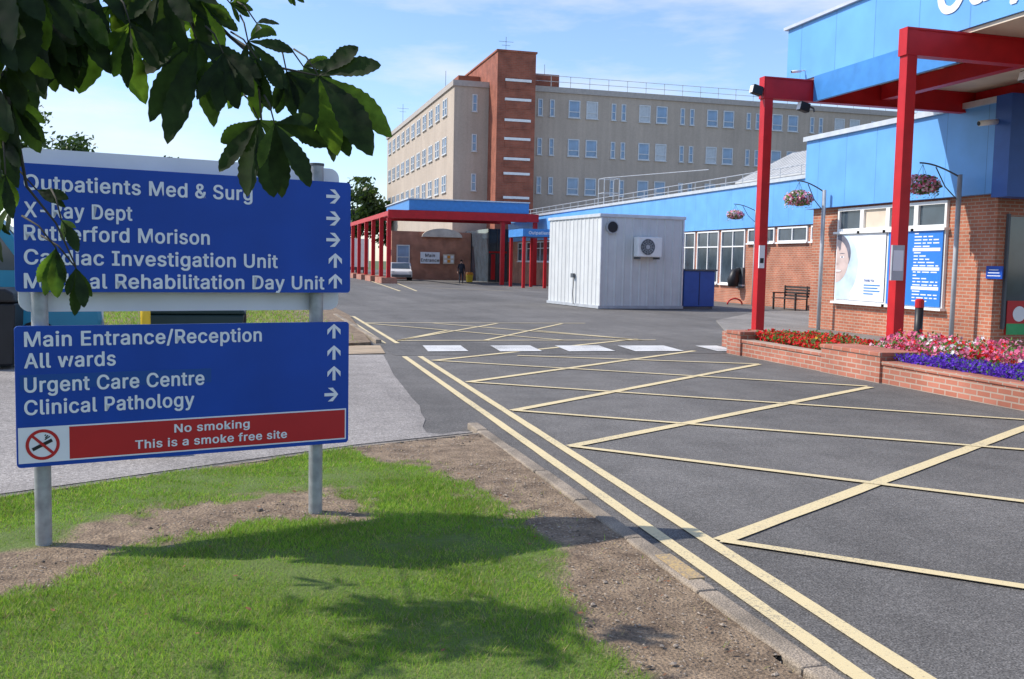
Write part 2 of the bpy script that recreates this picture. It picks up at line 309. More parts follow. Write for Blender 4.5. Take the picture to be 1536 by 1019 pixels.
at=node(n,'ShaderNodeAttribute',attribute_name='g'); m2=node(n,'ShaderNodeMix',data_type='RGBA'); L(n,at.outputs['Fac'],m2.inputs[0]); L(n,mx.outputs[0],m2.inputs[6]); m2.inputs[7].default_value=(.12,.17,.033,1)
L(n,m2.outputs[2],bs.inputs['Base Color'])
bp=node(n,'ShaderNodeBump'); bp.inputs['Strength'].default_value=.9; bp.inputs['Distance'].default_value=.02; L(n,x2.outputs['Fac'],bp.inputs['Height']); L(n,bp.outputs[0],bs.inputs['Normal'])
M['soil']=m
vo=struct(b.build('verge_soil',m)); at_=vo.data.attributes.new('g','FLOAT','POINT'); at_.data.foreach_set('value',dn.astype(np.float32))
sheet('verge_soil_beyond',[(-12,-4),(2.1,-4),(2.1,1.52),(-3.55,1.52),(-3.55,7.2),(-12,5.5)],.045,M['field'])
def blades(name,N,xr,yr,densf,z,h0,h1,wd,mats,probs,near=None):
    x=rng.uniform(*xr,N); y=rng.uniform(*yr,N)
    k=rng.uniform(0,1,N)<densf(x,y); x=x[k]; y=y[k]; n=len(x)
    d=np.hypot(x,y); h=rng.uniform(h0,h1,n)
    if near: h=h*(1+.4*nz2(x,y,1.3)+.35*nz2(x,y,6))
    w=wd*np.clip(d/4,.75,1.8); an=rng.uniform(0,2*pi,n); le=rng.uniform(.2,1.3,n)*h; la=rng.uniform(0,2*pi,n)
    v=np.zeros((n,3,3)); z0=np.full(n,z)-(dip(x,y) if near else 0)
    v[:,0]=np.c_[x-np.cos(an)*w,y-np.sin(an)*w,z0]; v[:,1]=np.c_[x+np.cos(an)*w,y+np.sin(an)*w,z0]; v[:,2]=np.c_[x+np.cos(la)*le,y+np.sin(la)*le,z0+h]
    me=bpy.data.meshes.new(name); me.vertices.add(n*3); me.vertices.foreach_set('co',v.reshape(-1)); me.loops.add(n*3); me.loops.foreach_set('vertex_index',np.arange(n*3))
    me.polygons.add(n); me.polygons.foreach_set('loop_start',np.arange(n)*3); me.polygons.foreach_set('loop_total',np.full(n,3))
    for q in mats: me.materials.append(q)
    mi=rng.choice(len(mats),n,p=probs).astype(np.int32); me.polygons.foreach_set('material_index',mi); me.update(calc_edges=True)
    o=bpy.data.objects.new(name,me); C.objects.link(o); return o
def vd(x,y):
    r=np.zeros(x.shape); k=inside(x,y,verge)&(x>-.3*y-.3); r[k]=dens(x[k],y[k]); return r
tag(blades('grass',420000,(-3.3,2.1),(2.4,9.4),vd,.042,.014,.034,.0018,[M['g1'],M['g2'],M['g3']],[.54,.36,.10],1),'short sunlit green grass on the verge around the blue direction sign','grass',kind='stuff')
def vdry(x,y):
    r=np.zeros(x.shape); k=inside(x,y,verge)&(x>-.3*y-.3); q=dens(x[k],y[k]); r[k]=np.clip(.25-abs(q-.3),0,1)*2+.04; return r
tag(blades('dry_grass',60000,(-3.3,2.1),(2.4,9.4),vdry,.045,.008,.028,.002,[M['g3'],M['g2']],[.75,.25],1),'dry straw coloured grass wisps along the bare soil','dry grass',kind='stuff')
# pebbles, litter
pb=MB(); k=0
while k<2800:
    x=random.uniform(-2.5,2.08); y=random.uniform(3,8.8); xa,ya=np.array([x]),np.array([y])
    if x<-.25*y-.2 or not inside(xa,ya,verge)[0] or random.random()<dens(xa,ya)[0]+.1: continue
    k+=1; s=random.uniform(.002,.008)*(1.8 if random.random()<.06 else 1); c=V((x,y,.05-float(dip(x,y)))); a=random.random()*6
    u=V((cos(a),sin(a),0))*s*random.uniform(.8,1.7); w=V((-sin(a),cos(a),0))*s; t=ZU*s*.6
    pb.add([c+u,c+w,c-u,c-w,c+t,c-t],[(0,1,4),(1,2,4),(2,3,4),(3,0,4)],0 if random.random()<.85 else 1)
tag(pb.build('pebbles',[M['stone'],M['bark']]),'small brown pebbles scattered on the bare soil beside the kerb','pebbles',kind='stuff')
lf=MB()
for k in range(60):
    p=G(random.uniform(0,1130),random.uniform(700,1019),.066)
    if p.x>1.3 or k%2: p.x=random.uniform(1.4,2.05)
    a=random.random()*6; s=random.uniform(.008,.02); u=V((cos(a),sin(a),random.uniform(-.3,.3)))*s; w=V((-sin(a),cos(a),random.uniform(-.4,.4)))*s*.5
    lf.add([p-u,p-w,p+u,p+w],[(0,1,2),(0,2,3)])
tag(lf.build('fallen_leaves',M['deadleaf']),'fallen brown leaves lying on the grass verge','leaves',kind='stuff')
# kerb
kb=MB(); y=-4.
while y<8.95:
    e=min(y+.9,9.0); dx=random.uniform(-.006,.006); kb.box(2.10+dx,2.21+dx,y+.006,e-.004,-.02,KZ+random.uniform(-.006,.004)); y=e
struct(kb.build('kerb',M['concrete'],bev=.014))
yk=MB(); yk.box(2.125,2.213,4.25,4.65,.03,KZ+.006); struct(yk.build('kerb_paint',paint('worn_kerb_paint',(.55,.38,.15),(.26,.205,.15),.50)))
ed=MB(); epts=[G(*p,.05) for p in ((-400,782),(0,745),(300,703),(540,669),(722,649))]
for p,q in zip(epts,epts[1:]):
    t=(q-p); s=V((-t.y,t.x,0)).normalized()*.035; ed.obox(V((p.x,p.y,-.01)),V((t.x,t.y,0)),s,ZU*.055)
struct(ed.build('path_edging',M['concrete'],bev=.006))
# far verge
fv=[g(*p) for p in ((-500,470),(380,463),(500,463),(524,476),(556,518),(498,521),(300,525),(-500,545))]
b=MB(); b.prism([(p[0],p[1],.0) for p in fv],(0,0,.06)); o=struct(b.build('far_verge_soil',m))
fvl=[tuple(p) for p in fv]
def fvd(x,y):
    return inside(x,y,fvl)*np.clip(.15+(2.0-x)*.6,0,1)
tag(blades('far_verge_grass',70000,(-12,3),(17,33),fvd,.055,.03,.09,.006,[M['g1'],M['g2'],M['g3']],[.5,.3,.2]),'green grass on the far verge behind the sign','grass',kind='stuff')
b=MB()
for i in range(9):
    p=V((2.50,18.6+i,-.01)); b.obox(p,V((.11,0,0)),V((0,.985,0)),ZU*.09)
struct(b.build('far_kerb',M['concrete'],bev=.01))
b=MB(); b.prism([(9.4,16.9,0),(10.7,16.9,0),(10.7,4,0),(40,4,0),(40,32,0),(18.6,32,0),(13.6,26,0),(11.3,21,0)],(0,0,.03)); struct(b.build('pavement',M['slab']))
b=MB(); b.tube([G(215,684,.006),G(215,684,.012)],.28,24); tag(b.build('manhole_cover',M['dgrey']),'round dark iron manhole cover set in the pale footpath','manhole cover')
# ------------------------------------------------------------ direction sign
PL=G(66,815,.04); PR=G(473,768,.04); T=(PR-PL); T.z=0; SL=T.length; T.normalize(); N=V((T.y,-T.x,0))
if N.dot(CAM-PL)<0: N=-N
def S(px,py,off=.075):
    o=PL+N*off; r=ray(px,py); t=(o-CAM).dot(N)/r.dot(N); h=CAM+r*t; return (h-PL).dot(T),h.z
def SW(s,z,off): q=PL+T*s+N*off; return V((q.x,q.y,z))
sg=thing('direction_sign','blue hospital direction sign with white arrows on two grey steel posts in the grass','sign',(PL+PR)/2)
for s in (0,SL):
    b=MB(); ztop=2.16 if s else 1.98; b.tube([SW(s,-.12,0),SW(s,ztop,0)],.042,20); o=b.build('post',M['galv'],sg,smooth=True)
    m_=o.modifiers.new('e','EDGE_SPLIT')
    c=MB(); c.tube([SW(s,ztop,0),SW(s,ztop+.015,0)],.045,20); c.build('cap',M['dgrey'],o)
def rrect(s0,s1,z0,z1,off,th,r,mt,name,par):
    pts=[]
    for cs,cz,a0 in ((s1-r,z0+r,-90),(s1-r,z1-r,0),(s0+r,z1-r,90),(s0+r,z0+r,180)):
        for i in range(6): a=radians(a0+18*i); pts.append(SW(cs+r*cos(a),cz+r*sin(a),off))
    b=MB(); b.prism(pts,N*th); return b.build(name,mt,par)
sl,_=S(21,340); sr,_=S(526,340)
bk=rrect(sl+.02,sr-.03,1.29,2.155,-.075,.025,.06,M['white'],'back_panel',sg)
up=rrect(sl,sr,1.40,2.065,.05,.022,.02,M['signblue'],'upper_panel',sg); up['label']='upper blue panel listing five departments'
sl2,_=S(23,580); sr2,_=S(523,580)
lo=rrect(sl2,sr2,.475,1.222,.05,.022,.02,M['signblue'],'lower_panel',sg); lo['label']='lower blue panel with red no smoking strip'
for s in (0,SL):
    for z in (1.46,2.0,.6,1.12): b=MB(); b.obox(SW(s-.055,z,.03),T*.11,N*.018,ZU*.035); b.build('clip',M['galv'],sg)
def line(body,pxe,pyb,par,cap=.076,pxs=37,bold=.021):
    s0,_=S(pxs,pyb); s1,z=S(pxe,pyb); return text(body,SW(s0,z,.0745),T,s1-s0,cap,M['signwhite'],par,bold=bold)
zs=[('Outpatients Med & Surg',378,301),('X-Ray Dept',198,331),('Rutherford Morison',314,367),('Cardiac Investigation Unit',416,402),('Medical Rehabilitation Day Unit',486,434)]
for t_,e,yb in zs: line(t_,e,yb,up)
for t_,e,yb in (('Main Entrance/Reception',392,512),('All wards',173,548),('Clinical Pathology',291,609)): line(t_,e,yb,lo)
s0,z0=S(30,584); s1,z1=S(317,554)
b=MB(); b.prism([SW(s0,z0-.005,.0725),SW(s1,z0-.005,.0725),SW(s1,z1+.005,.0725),SW(s0,z1+.005,.0725)],N*.0012); b.build('lettering_patch',M['signpatch'],lo)
line('Urgent Care Centre',306,577,lo)
def arrow(px,py,kind,par,h=.088):
    s,z=S(px,py)
    def P(u,v):
        if kind=='r': u,v=v,-u
        return SW(s+u,z+v,.0748)
    k=h/2; w=.0095; b=MB()
    b.poly([P(-w,-k),P(w,-k),P(w,k-.026),P(k*.95,k-.066),P(k*.95,k-.034),P(0,k),P(-k*.95,k-.034),P(-k*.95,k-.066),P(-w,k-.026)])
    b.build('arrow',M['signwhite'],par)
for px,py,kd in ((500,295,'r'),(500,328,'r'),(500,360,'r'),(503,391,'u'),(503,422,'u')): arrow(px,py,kd,up)
for px,py,kd in ((501,497,'u'),(501,529,'u'),(501,560,'u'),(497,592,'r')): arrow(px,py,kd,lo)
za,zb_=.497,.688
sA,_=S(27,650); sB,_=S(104,650); sC,_=S(519,650)
def flat(s0,s1,z0,z1,off,mt,name,par): b=MB(); b.poly([SW(s0,z0,off),SW(s1,z0,off),SW(s1,z1,off),SW(s0,z1,off)]); return b.build(name,mt,par)
wb=flat(sA,sC,za,zb_,.0735,M['signwhite'],'smoking_strip',lo)
flat(sB,sC-.008,za+.008,zb_-.008,.0745,M['signred'],'red_strip',lo)
for t_,a_,e_,zq in (('No smoking',262,374,za+.113),('This is a smoke free site',203,430,za+.036)):
    s0,_=S(a_,645); s1,_=S(e_,645); text(t_,SW(s0,zq,.0755),T,s1-s0,.046,M['signwhite'],lo,bold=.02)
sc_,zc=S(64,655); zc=(za+zb_)/2
b=MB(); n_=40
def ringpt(r,a): return SW(sc_+r*cos(a),zc+r*sin(a),.0755)
for i in range(n_):
    a0,a1=2*pi*i/n_,2*pi*(i+1)/n_; b.poly([ringpt(.066,a0),ringpt(.082,a0),ringpt(.082,a1),ringpt(.066,a1)])
b.build('prohibition_ring',M['signred'],lo)
b=MB()
def rot(u,v,a): return SW(sc_+u*cos(a)-v*sin(a),zc+u*sin(a)+v*cos(a),.0757)
b.poly([rot(-.055,-.009,.45),rot(.05,-.009,.45),rot(.05,.009,.45),rot(-.055,.009,.45)])
for k_ in range(3): b.poly([rot(.02+.012*k_,.016,.45+.25*k_),rot(.05,.02,.45+.2*k_),rot(.05,.026,.45+.2*k_),rot(.02+.012*k_,.022,.45+.25*k_)])
b.build('cigarette_symbol',M['black'],lo)
b=MB(); b.poly([(lambda q:q+N*.0005)(rot(u,v,-.78)) for u,v in ((-.07,-.007),(.07,-.007),(.07,.007),(-.07,.007))]); b.build('prohibition_bar',M['signred'],lo)
# ------------------------------------------------------------ vehicles
def vehicle(name,label,cat,loc,rz,Lh,Wd,prof,glass,wins,paintm,wr,wx,group=None):
    t=thing(name,label,cat,(0,0,0),group); h=Wd/2
    b=MB(); b.prism([(x,-h,z) for x,z in prof],(0,Wd,0)); body=b.build('body',paintm,t,bev=.06)
    for poly in wins:
        for s in (-1,1):
            q=MB(); q.prism([(x,s*(h+.004)-.003,z) for x,z in poly],(0,.006,0)); q.build('window',M['glass'],t)
    for a_,c_ in glass:
        (x0,z0),(x1,z1)=a_,c_; nrm=V((z1-z0,0,-(x1-x0))).normalized(); nrm=nrm if nrm.z>=-.2 and (nrm.x*(x0+x1)>0) else -nrm; o_=nrm*.008
        q=MB(); q.prism([V((x0,-h*.86,z0))+o_,V((x0,h*.86,z0))+o_,V((x1,h*.8,z1))+o_,V((x1,-h*.8,z1))+o_],nrm*.004); q.build('windscreen',M['glass'],t)
    for x in wx:
        for s in (-1,1):
            q=MB(); q.tube([(x,s*(h-.2),wr),(x,s*(h+.012),wr)],wr,24); ty=q.build('wheel',M['rubber'],t)
            r=MB(); r.tube([(x,s*(h-.1),wr),(x,s*(h+.018),wr)],wr*.6,16); r.build('rim',M['silver'],ty)
    x0=min(p[0] for p in prof); x1=max(p[0] for p in prof)
    for s in (-1,1):
        q=MB(); q.box(x1-.03,x1+.012,s*h*.8-.14,s*h*.8+.14,.62,.78); q.build('headlight',M['lens'],t)
        q=MB(); q.box(x0-.012,x0+.03,s*h*.82-.1,s*h*.82+.1,.68,.9); q.build('tail_light',M['signred'],t)
    q=MB(); q.box(x1-.02,x1+.03,-h*.9,h*.9,.3,.5); q.build('bumper',M['dgrey'],t)
    t.location=loc; t.rotation_euler=(0,0,rz); return t
vanp=[(-2.6,.26),(2.5,.26),(2.6,.6),(2.55,1.0),(1.9,1.25),(1.25,2.05),(.9,2.4),(-2.55,2.4),(-2.62,1.2)]
p=G(70,545); vehicle('parked_van','teal panel van parked behind the direction sign at the far left','van',(p.x-2.0,p.y+1.1,0),radians(8),5,1.95,vanp,[((1.88,1.28),(1.28,2.02))],[[(.5,1.35),(1.55,1.35),(1.15,1.95),(.5,1.98)]],M['teal'],.30,(-1.7,1.7))
def lidbin(name,label,p,w,h,d,mt):
    t=thing(name,label,'bin',p)
    b=MB(); b.prism([(p.x-w*.86,p.y,.06),(p.x+w*.86,p.y,.06),(p.x+w,p.y,h*.82),(p.x-w,p.y,h*.82)],(0,d,0)); b.build('tub',mt,t,bev=.03)
    b=MB(); b.prism([(p.x-w*1.05,p.y-.04,h*.83),(p.x+w*1.05,p.y-.04,h*.83),(p.x+w*.95,p.y-.04,h*.95),(p.x+w*.6,p.y-.04,h),(p.x-w*.6,p.y-.04,h),(p.x-w*.95,p.y-.04,h*.95)],(0,d+.1,0)); b.build('lid',mt,t,bev=.03)
    for s in (-1,1): b=MB(); b.tube([(p.x+s*w*.7,p.y+d-.06,.1),(p.x+s*w*.7+.05,p.y+d-.06,.1)],.1,14); b.build('wheel',M['rubber'],t)
lidbin('storage_bin','dark green lidded storage bin glimpsed between the two blue sign panels',G(295,540),.72,.86,.8,M['dgreen'])
lidbin('wheelie_bin','tall black lidded bin at the left edge in front of the teal van',G(-12,556),.30,1.12,.6,M['black'])
carp=[(-1.95,.3),(1.95,.28),(2.0,.55),(1.9,.78),(1.0,.95),(.35,1.42),(-.1,1.48),(-1.2,1.45),(-1.85,1.0),(-2.0,.75)]
cg=[((.98,.98),(.38,1.41)),((-1.82,1.03),(-1.25,1.43))]; cw=[[(-1.1,.98),(-.15,.98),(-.15,1.38),(-.85,1.36)],[(-.08,.98),(.75,.98),(.3,1.36),(-.08,1.38)]]
vehicle('parked_car','small silver white car parked beside the brick entrance under the far canopy','car',(12.7,80,0),radians(-95),4,1.75,carp,cg,cw,M['carwhite'],.31,(-1.25,1.25))
lt=thing('box_lorry','white box lorry parked at the far end of the road beside the sign edge','lorry',(11.2,100,0))
MB().box(9.9,12.4,98,104,.9,3.75).build('cargo_box',M['white'],lt,bev=.03); MB().box(10.0,12.3,104.1,106,.6,2.9).build('cab',M['blue_d'],lt,bev=.1); MB().box(10.1,12.2,98.2,105,.6,.88).build('chassis',M['dgrey'],lt)
for x in (10.1,12.2):
    for y in (99.3,105): MB().tube([(x-.15,y,.48),(x+.15,y,.48)],.48,16).build('wheel',M['rubber'],lt)
for x in (10.1,12.05): MB().box(x,x+.15,97.97,98,.95,1.1).build('tail_light',M['signred'],lt)
p=G(219,548); bo=thing('bollard','yellow bollard standing behind the sign between teal van and green bin','bollard',p)
MB().tube([(p.x,p.y,0),(p.x,p.y,.85),(p.x,p.y,.93),(p.x,p.y,.96)],[.07,.07,.055,.02],14).build('shaft',M['yel'],bo,True); MB().tube([(p.x,p.y,.4),(p.x,p.y,.5)],.073,14).build('band',M['black'],bo)
p=G(366,500); bo=thing('bollard','slim black post right of the green bin behind the sign','post',p)
MB().tube([(p.x,p.y,0),(p.x,p.y,1.1)],.05,12).build('shaft',M['black'],bo); MB().tube([(p.x,p.y,1.1),(p.x,p.y,1.14)],[.06,.03],12).build('cap',M['black'],bo)
# ------------------------------------------------------------ windows helper
def winmesh(w,h,nx=1,nz=1,axis='y',fr=.06,depth=.08,transom=None,sill=True):
    b=MB()
    def bb(u0,u1,z0,z1,d0,d1,m):
        if axis=='y': b.box(u0,u1,-d1,-d0,z0,z1,m)
        else: b.box(-d1,-d0,u0,u1,z0,z1,m)
    bb(-w/2+fr,w/2-fr,fr,h-fr,.0,.012,1)
    bb(-w/2,-w/2+fr,0,h,0,depth*.6,0); bb(w/2-fr,w/2,0,h,0,depth*.6,0); bb(-w/2+fr,w/2-fr,0,fr,0,depth*.6,0); bb(-w/2+fr,w/2-fr,h-fr,h,0,depth*.6,0)
    for i in range(1,nx): u=-w/2+w*i/nx; bb(u-fr*.4,u+fr*.4,fr,h-fr,.012,depth*.55,0)
    if transom: bb(-w/2+fr,w/2-fr,transom-fr*.4,transom+fr*.4,.012,depth*.5,0)
    if sill: bb(-w/2-.05,w/2+.05,-.06,-.002,0,depth*1.3,0)
    return b
def wobj(me,loc,par,name='window'):
    o=bpy.data.objects.new(name,me); C.objects.link(o); attach(o,par); o.location=loc; return o
def proto(b,mats): o=b.build('w',mats); d=o.data; bpy.data.objects.remove(o); return d
# ------------------------------------------------------------ ward block
FY=86.6; LX=18.5; ZT=17.9
wb_=thing('ward_block','long concrete hospital block of several storeys with rows of windows and brick stair tower','building',(LX,FY,0))
MB().box(LX,74,FY,128,0,ZT-.5).build('wall',M['conc'],wb_)
MB().box(LX-.15,74.2,FY-.15,128.2,ZT-.5,ZT).build('parapet',M['concd'],wb_)
tw=MB().box(21.7,25.2,83.6,97,0,20.1).build('stair_tower',M['brickT'],wb_); tw['label']='red brick stair tower with white bands'
MB().box(21.6,25.3,83.5,97.1,20.1,20.25).build('coping',M['brickT'],tw)
MB().box(25.22,29,88.5,97,ZT,19.4).build('plant_room',M['brickT'],wb_)
MB().box(19.6,21.68,90,97,ZT,19.0).build('plant_room',M['brickT'],wb_)
for yy in (121,150,181,209,239,261,297):
    z=YP(775,yy,83.6).z; b=MB(); b.box(22.4,24.8,83.48,83.6,z-.11,z+.11); b.build('white_band',M['white'],tw)
    if z>5: q=MB(); q.box(22.45,24.75,83.56,83.6,z-.75,z-.14); q.build('window',M['brickT'],tw)
bigm=proto(winmesh(1.15,1.6,1,1,'y',.09,.12,transom=.55),[M['wframe'],M['glassT']]); narm=proto(winmesh(.46,1.55,1,1,'y',.08,.12,transom=.75),[M['wframe'],M['glassT']])
lwm=proto(winmesh(.85,1.6,1,1,'x',.10,.12,transom=.75),[M['wframe'],M['glassT']])
blm=proto(winmesh(1.15,1.6,1,1,'y',.09,.12,transom=.55),[M['wframe'],mat('pale_blind',(.5,.54,.56),.4,.1)])
rows=[16.0,12.45,8.9]; OX=-.5; kk=0
for z in rows:
    wobj(narm,(20.4,FY,z-.8),wb_)
    for x in (26.6,27.75): wobj(narm,(x,FY,z-.8),wb_)
    for k in range(6):
        c=31.3+OX+7.08*k
        for dx in (-.88,.88): kk+=1; wobj(blm if kk%7 in (2,3) else bigm,(c+dx,FY,z-.8),wb_)
        if c+3.5<73:
            for dx in (3.05,4.05): wobj(narm,(c+dx,FY,z-.8),wb_)
rest=MB(); rest_list=[(89.0+3.5*k+dy*.8,z) for k in range(11) for z in rows for dy in (1.3,2.6)]
for i,(y,z) in enumerate(rest_list):
    if i<18: wobj(lwm,(LX,y,z-.8),wb_)
    else:
        q=winmesh(.85,1.6,1,1,'x',.10,.12,transom=.75); o=len(rest.v); rest.v+=[(a+LX,c+y,d+z-.8) for a,c,d in q.v]; rest.f+=[tuple(o+j for j in ff) for ff in q.f]; rest.m+=q.m
ro=rest.build('window',[M['wframe'],M['glassT']],wb_); ro['kind']='stuff'
b=MB()
for x in np.arange(25.8,73,1.9): b.tube([(x,FY+.3,ZT-.02),(x,FY+.3,ZT+1.1)],.03,4)
for z in (.55,1.08): b.tube([(25.8,FY+.3,ZT+z),(73,FY+.3,ZT+z)],.025,4)
b.build('roof_railing',M['grey'],wb_)
for x,y,z,h in ((23.6,88,20.2,2.2),(24.8,90,20.2,1.3),(28,90,19.4,1.2),(19.0,93,ZT,2.0),(18.9,118,ZT,2.6)):
    b=MB(); b.tube([(x,y,z),(x,y,z+h)],.022,5)
    if h>2: b.tube([(x-.7,y,z+h*.8),(x+.7,y,z+h*.8)],.015,4); b.tube([(x-.4,y,z+h*.65),(x+.4,y,z+h*.65)],.015,4)
    b.build('antenna',M['dgrey'],wb_)
# ------------------------------------------------------------ low brick and blue wing
BX=21.5
wg=thing('low_wing','long single storey brick wing with pale blue fascia and white windows','building',(BX,45,0))
MB().box(BX,44,21,77.9,0,3.35).build('wall',M['brick'],wg)
fa=MB().box(BX-.12,44,20.9,77.9,3.35,5.15).build('fascia',M['blue'],wg)
MB().box(BX-.2,44.1,20.8,77.9,5.15,5.3).build('gutter',M['silver'],fa)
def yx(px,X): return XP(px,400,X).y
dB=proto(winmesh(2.2,1.5,2,1,'x',.07,.1,transom=1.0),[M['white'],M['glass']])
dS=proto(winmesh(2.2,.62,2,1,'x',.07,.1),[M['white'],M['glass']])
dL=proto(winmesh(2.2,2.45,2,1,'x',.07,.1,transom=1.7),[M['white'],M['glass']])
y=25
while y<76:
    if y<37.5: wobj(dS,(BX,y,2.68),wg)
    elif y<48: wobj(dL,(BX,y,.85),wg)
    else: wobj(dB,(BX,y,1.75),wg)
    y+=2.45
b=MB()
for y in np.arange(24,77,1.6): b.tube([(BX+.5,y,5.28),(BX+.5,y,5.85)],.02,4)
for z in (5.55,5.83): b.tube([(BX+.5,24,z),(BX+.5,77,z)],.02,4)
b.build('roof_railing',M['grey'],wg)
b=MB(); y0=57
for dy in (0,1.0): 
    for dx in (0,1.0): b.tube([(BX+.3+dx,y0+dy,5.3),(BX+.3+dx,y0+dy,7.0)],.03,5)
for z in (6.1,7.0): b.tube([(BX+.3,y0,z),(BX+1.3,y0,z),(BX+1.3,y0+1,z),(BX+.3,y0+1,z),(BX+.3,y0,z)],.025,5)
b.tube([(BX+.3,y0,7.0),(BX+.3,y0-14,6.3)],.02,5)
b.build('access_frame',M['grey'],wg)
b=MB(); b.box(BX+3.2,BX+3.4,26,70,5.3,5.8); b.build('roof_upstand',M['silver'],wg)
hr=thing('metal_roof_hall','pale grey ribbed metal roof rising behind the blue wing','building',(27,38,0))
MB().box(24.6,34,28,44,5.2,6.0).build('wall',M['grey'],hr)
b=MB(); y=28
while y<44:
    b.prism([(24.0,y,5.9),(27.2,y,7.5),(34,y,7.6),(34,y,7.5),(27.2,y,7.4),(24.0,y,5.8)],(0,.36,0)); b.prism([(24.0,y+.36,5.92),(27.2,y+.36,7.525),(34,y+.36,7.625),(34,y+.36,7.5),(27.2,y+.36,7.4),(24.0,y+.36,5.8)],(0,.06,0)); y+=.42
b.build('roof',M['roofg'],hr)
# ------------------------------------------------------------ near building
AX=14.8; AY0=16.4; AY1=23.0
na=thing('outpatient_building','brick corner building with bright blue fascia and poster window','building',(AX,20,0))
MB().box(AX,20.9,AY0,AY1,.03,3.2).build('wall',M['brick'],na)
fb=MB().box(AX-.18,21.2,AY0-.18,AY1+.18,3.2,5.0).build('fascia',M['blue'],na)
MB().box(AX-.26,21.2,AY0-.26,AY1+.24,5.0,5.12).build('gutter',M['silver'],fb)
bd=MB().box(AX-.35,19,AY0-.6,AY0-.185,3.1,5.1).build('fascia_end_shade',M['blue_d'],na); bd['label']='corner of the blue fascia with its shade put in as dark blue'  # end face of the fascia, its shade painted as a darker blue
ya,yb_,yc=yx(1257,AX),yx(1335,AX),yx(1420,AX)
z_lo=XP(1335,457,AX).z; z_mid=XP(1335,347,AX).z; z_hi=3.15
def xwin(y0,y1,z0,z1,nx,mt=None):
    q=winmesh(abs(y0-y1),z1-z0,nx,1,'x',.07,.12).build('window',[M['white'],mt or M['glass']],na); q.location=(AX,(y0+y1)/2,z0); return q
for k in range(4):
    a_=ya+(yc-ya)*k/4; c_=ya+(yc-ya)*(k+1)/4; xwin(a_,c_,z_mid+.03,z_hi,1,M['cream'] if k==1 else M['glass'])
xwin(ya,yb_,z_lo,z_mid,1,M['glass']); xwin(yb_-.0,yc,z_lo,z_mid,1,M['glass'])
ps=thing('window_poster','white window poster with part of a smiling child face at its left edge','poster',(AX-.1,(ya+yb_)/2,z_lo))
X0=AX-.10
def xf(u,z,off=0): return V((X0-off,ya+(yb_-ya)*u,z))
b=MB(); b.prism([xf(.03,z_lo+.05),xf(.97,z_lo+.05),xf(.97,z_mid-.04),xf(.03,z_mid-.04)],(.01,0,0)); pn=b.build('sheet',M['signwhite'],ps)
def ell(cu,cz,ru,rz,off,mt,name,clip=.035):
    pts=[]
    for i in range(40):
        a_=2*pi*i/40; u=max(cu+ru*cos(a_),clip); z=cz+rz*sin(a_)
        z=min(max(z,z_lo+.06),z_mid-.05)
        pts.append(xf(u,z,off))
    b=MB(); b.poly(pts); return b.build(name,mt,pn)
ell(.03,z_lo+.9,.44,.9,.0015,M['p_pale'],'printed_backdrop'); ell(.02,z_lo+1.2,.30,.52,.002,M['p_dark'],'printed_hair'); ell(.01,z_lo+1.02,.27,.55,.004,M['p_skin'],'printed_face')
ell(.15,z_lo+1.12,.042,.022,.006,M['signwhite'],'printed_eye'); ell(.15,z_lo+1.12,.018,.021,.0065,M['p_dark'],'printed_iris'); ell(.15,z_lo+1.21,.055,.010,.006,M['p_dark'],'printed_brow')
ell(.06,z_lo+.76,.10,.050,.0055,M['p_shade'],'printed_lips'); ell(.06,z_lo+.775,.08,.024,.006,M['signwhite'],'printed_smile'); ell(.05,z_lo+.95,.035,.03,.006,M['p_shade'],'printed_nose'); ell(.0,z_lo+.14,.34,.28,.0045,M['p_pale'],'printed_shirt'); ell(.265,z_lo+1.04,.026,.08,.0035,M['p_shade'],'printed_ear')
text('THANK YOU',xf(.60,z_lo+.52,.004),(0,-1,0),.40,.055,M['blue_d'],pn)
for k in range(4):
    b=MB(); e_=(.9,.86,.9,.78)[k]; b.poly([xf(.60,z_lo+.42-.07*k,.004),xf(e_,z_lo+.42-.07*k,.004),xf(e_,z_lo+.45-.07*k,.004),xf(.60,z_lo+.45-.07*k,.004)]); b.build('printed_line',M['blue_canopy'],pn)
ds=thing('directory_board','bright blue directory board of white text columns beside the child poster','sign',(AX-.1,(yb_+yc)/2,z_lo))
def xg(u,z,off=0): return V((AX-.105-off,yb_+(yc-yb_)*u,z))
b=MB(); b.prism([xg(.02,z_lo+.02),xg(.98,z_lo+.02),xg(.98,z_mid+.02),xg(.02,z_mid+.02)],(.02,0,0)); bd_=b.build('board',mat('directory_blue',(.03,.2,.65),.4,.05),ds)
b=MB(); z=z_mid-.1; k=0
while z>z_lo+.1:
    u=.5
    while u<.9:
        w_=random.uniform(.05,.14); b.poly([xg(u,z,.003),xg(min(u+w_,.93),z,.003),xg(min(u+w_,.93),z+.026,.003),xg(u,z+.026,.003)]); u+=w_+.025
        if random.random()<.25: break
    if k%3: e_=.12+.2*random.random(); b.poly([xg(.08,z,.003),xg(e_,z,.003),xg(e_,z+.024,.003),xg(.08,z+.024,.003)])
    if k in (5,11,17): b.poly([xg(.48,z-.022,.004),xg(.95,z-.022,.004),xg(.95,z+.05,.004),xg(.48,z+.05,.004)])
    z-=.072; k+=1
b.build('text_columns',M['signwhite'],bd_)
p=XP(1491,409,AX-.03); sp=MB(); sp.box(AX-.03,AX-.003,p.y-.22,p.y+.22,p.z-.13,p.z+.13); q=tag(sp.build('wall_plate',M['signblue']),'small dark blue plate with white writing on the brick pier','sign')
for k in range(3): b=MB(); b.box(AX-.033,AX-.031,p.y-.18+.03*k,p.y+.18-.02*k,p.z-.075+.06*k,p.z-.06+.06*k); b.build('writing',M['signwhite'],q)
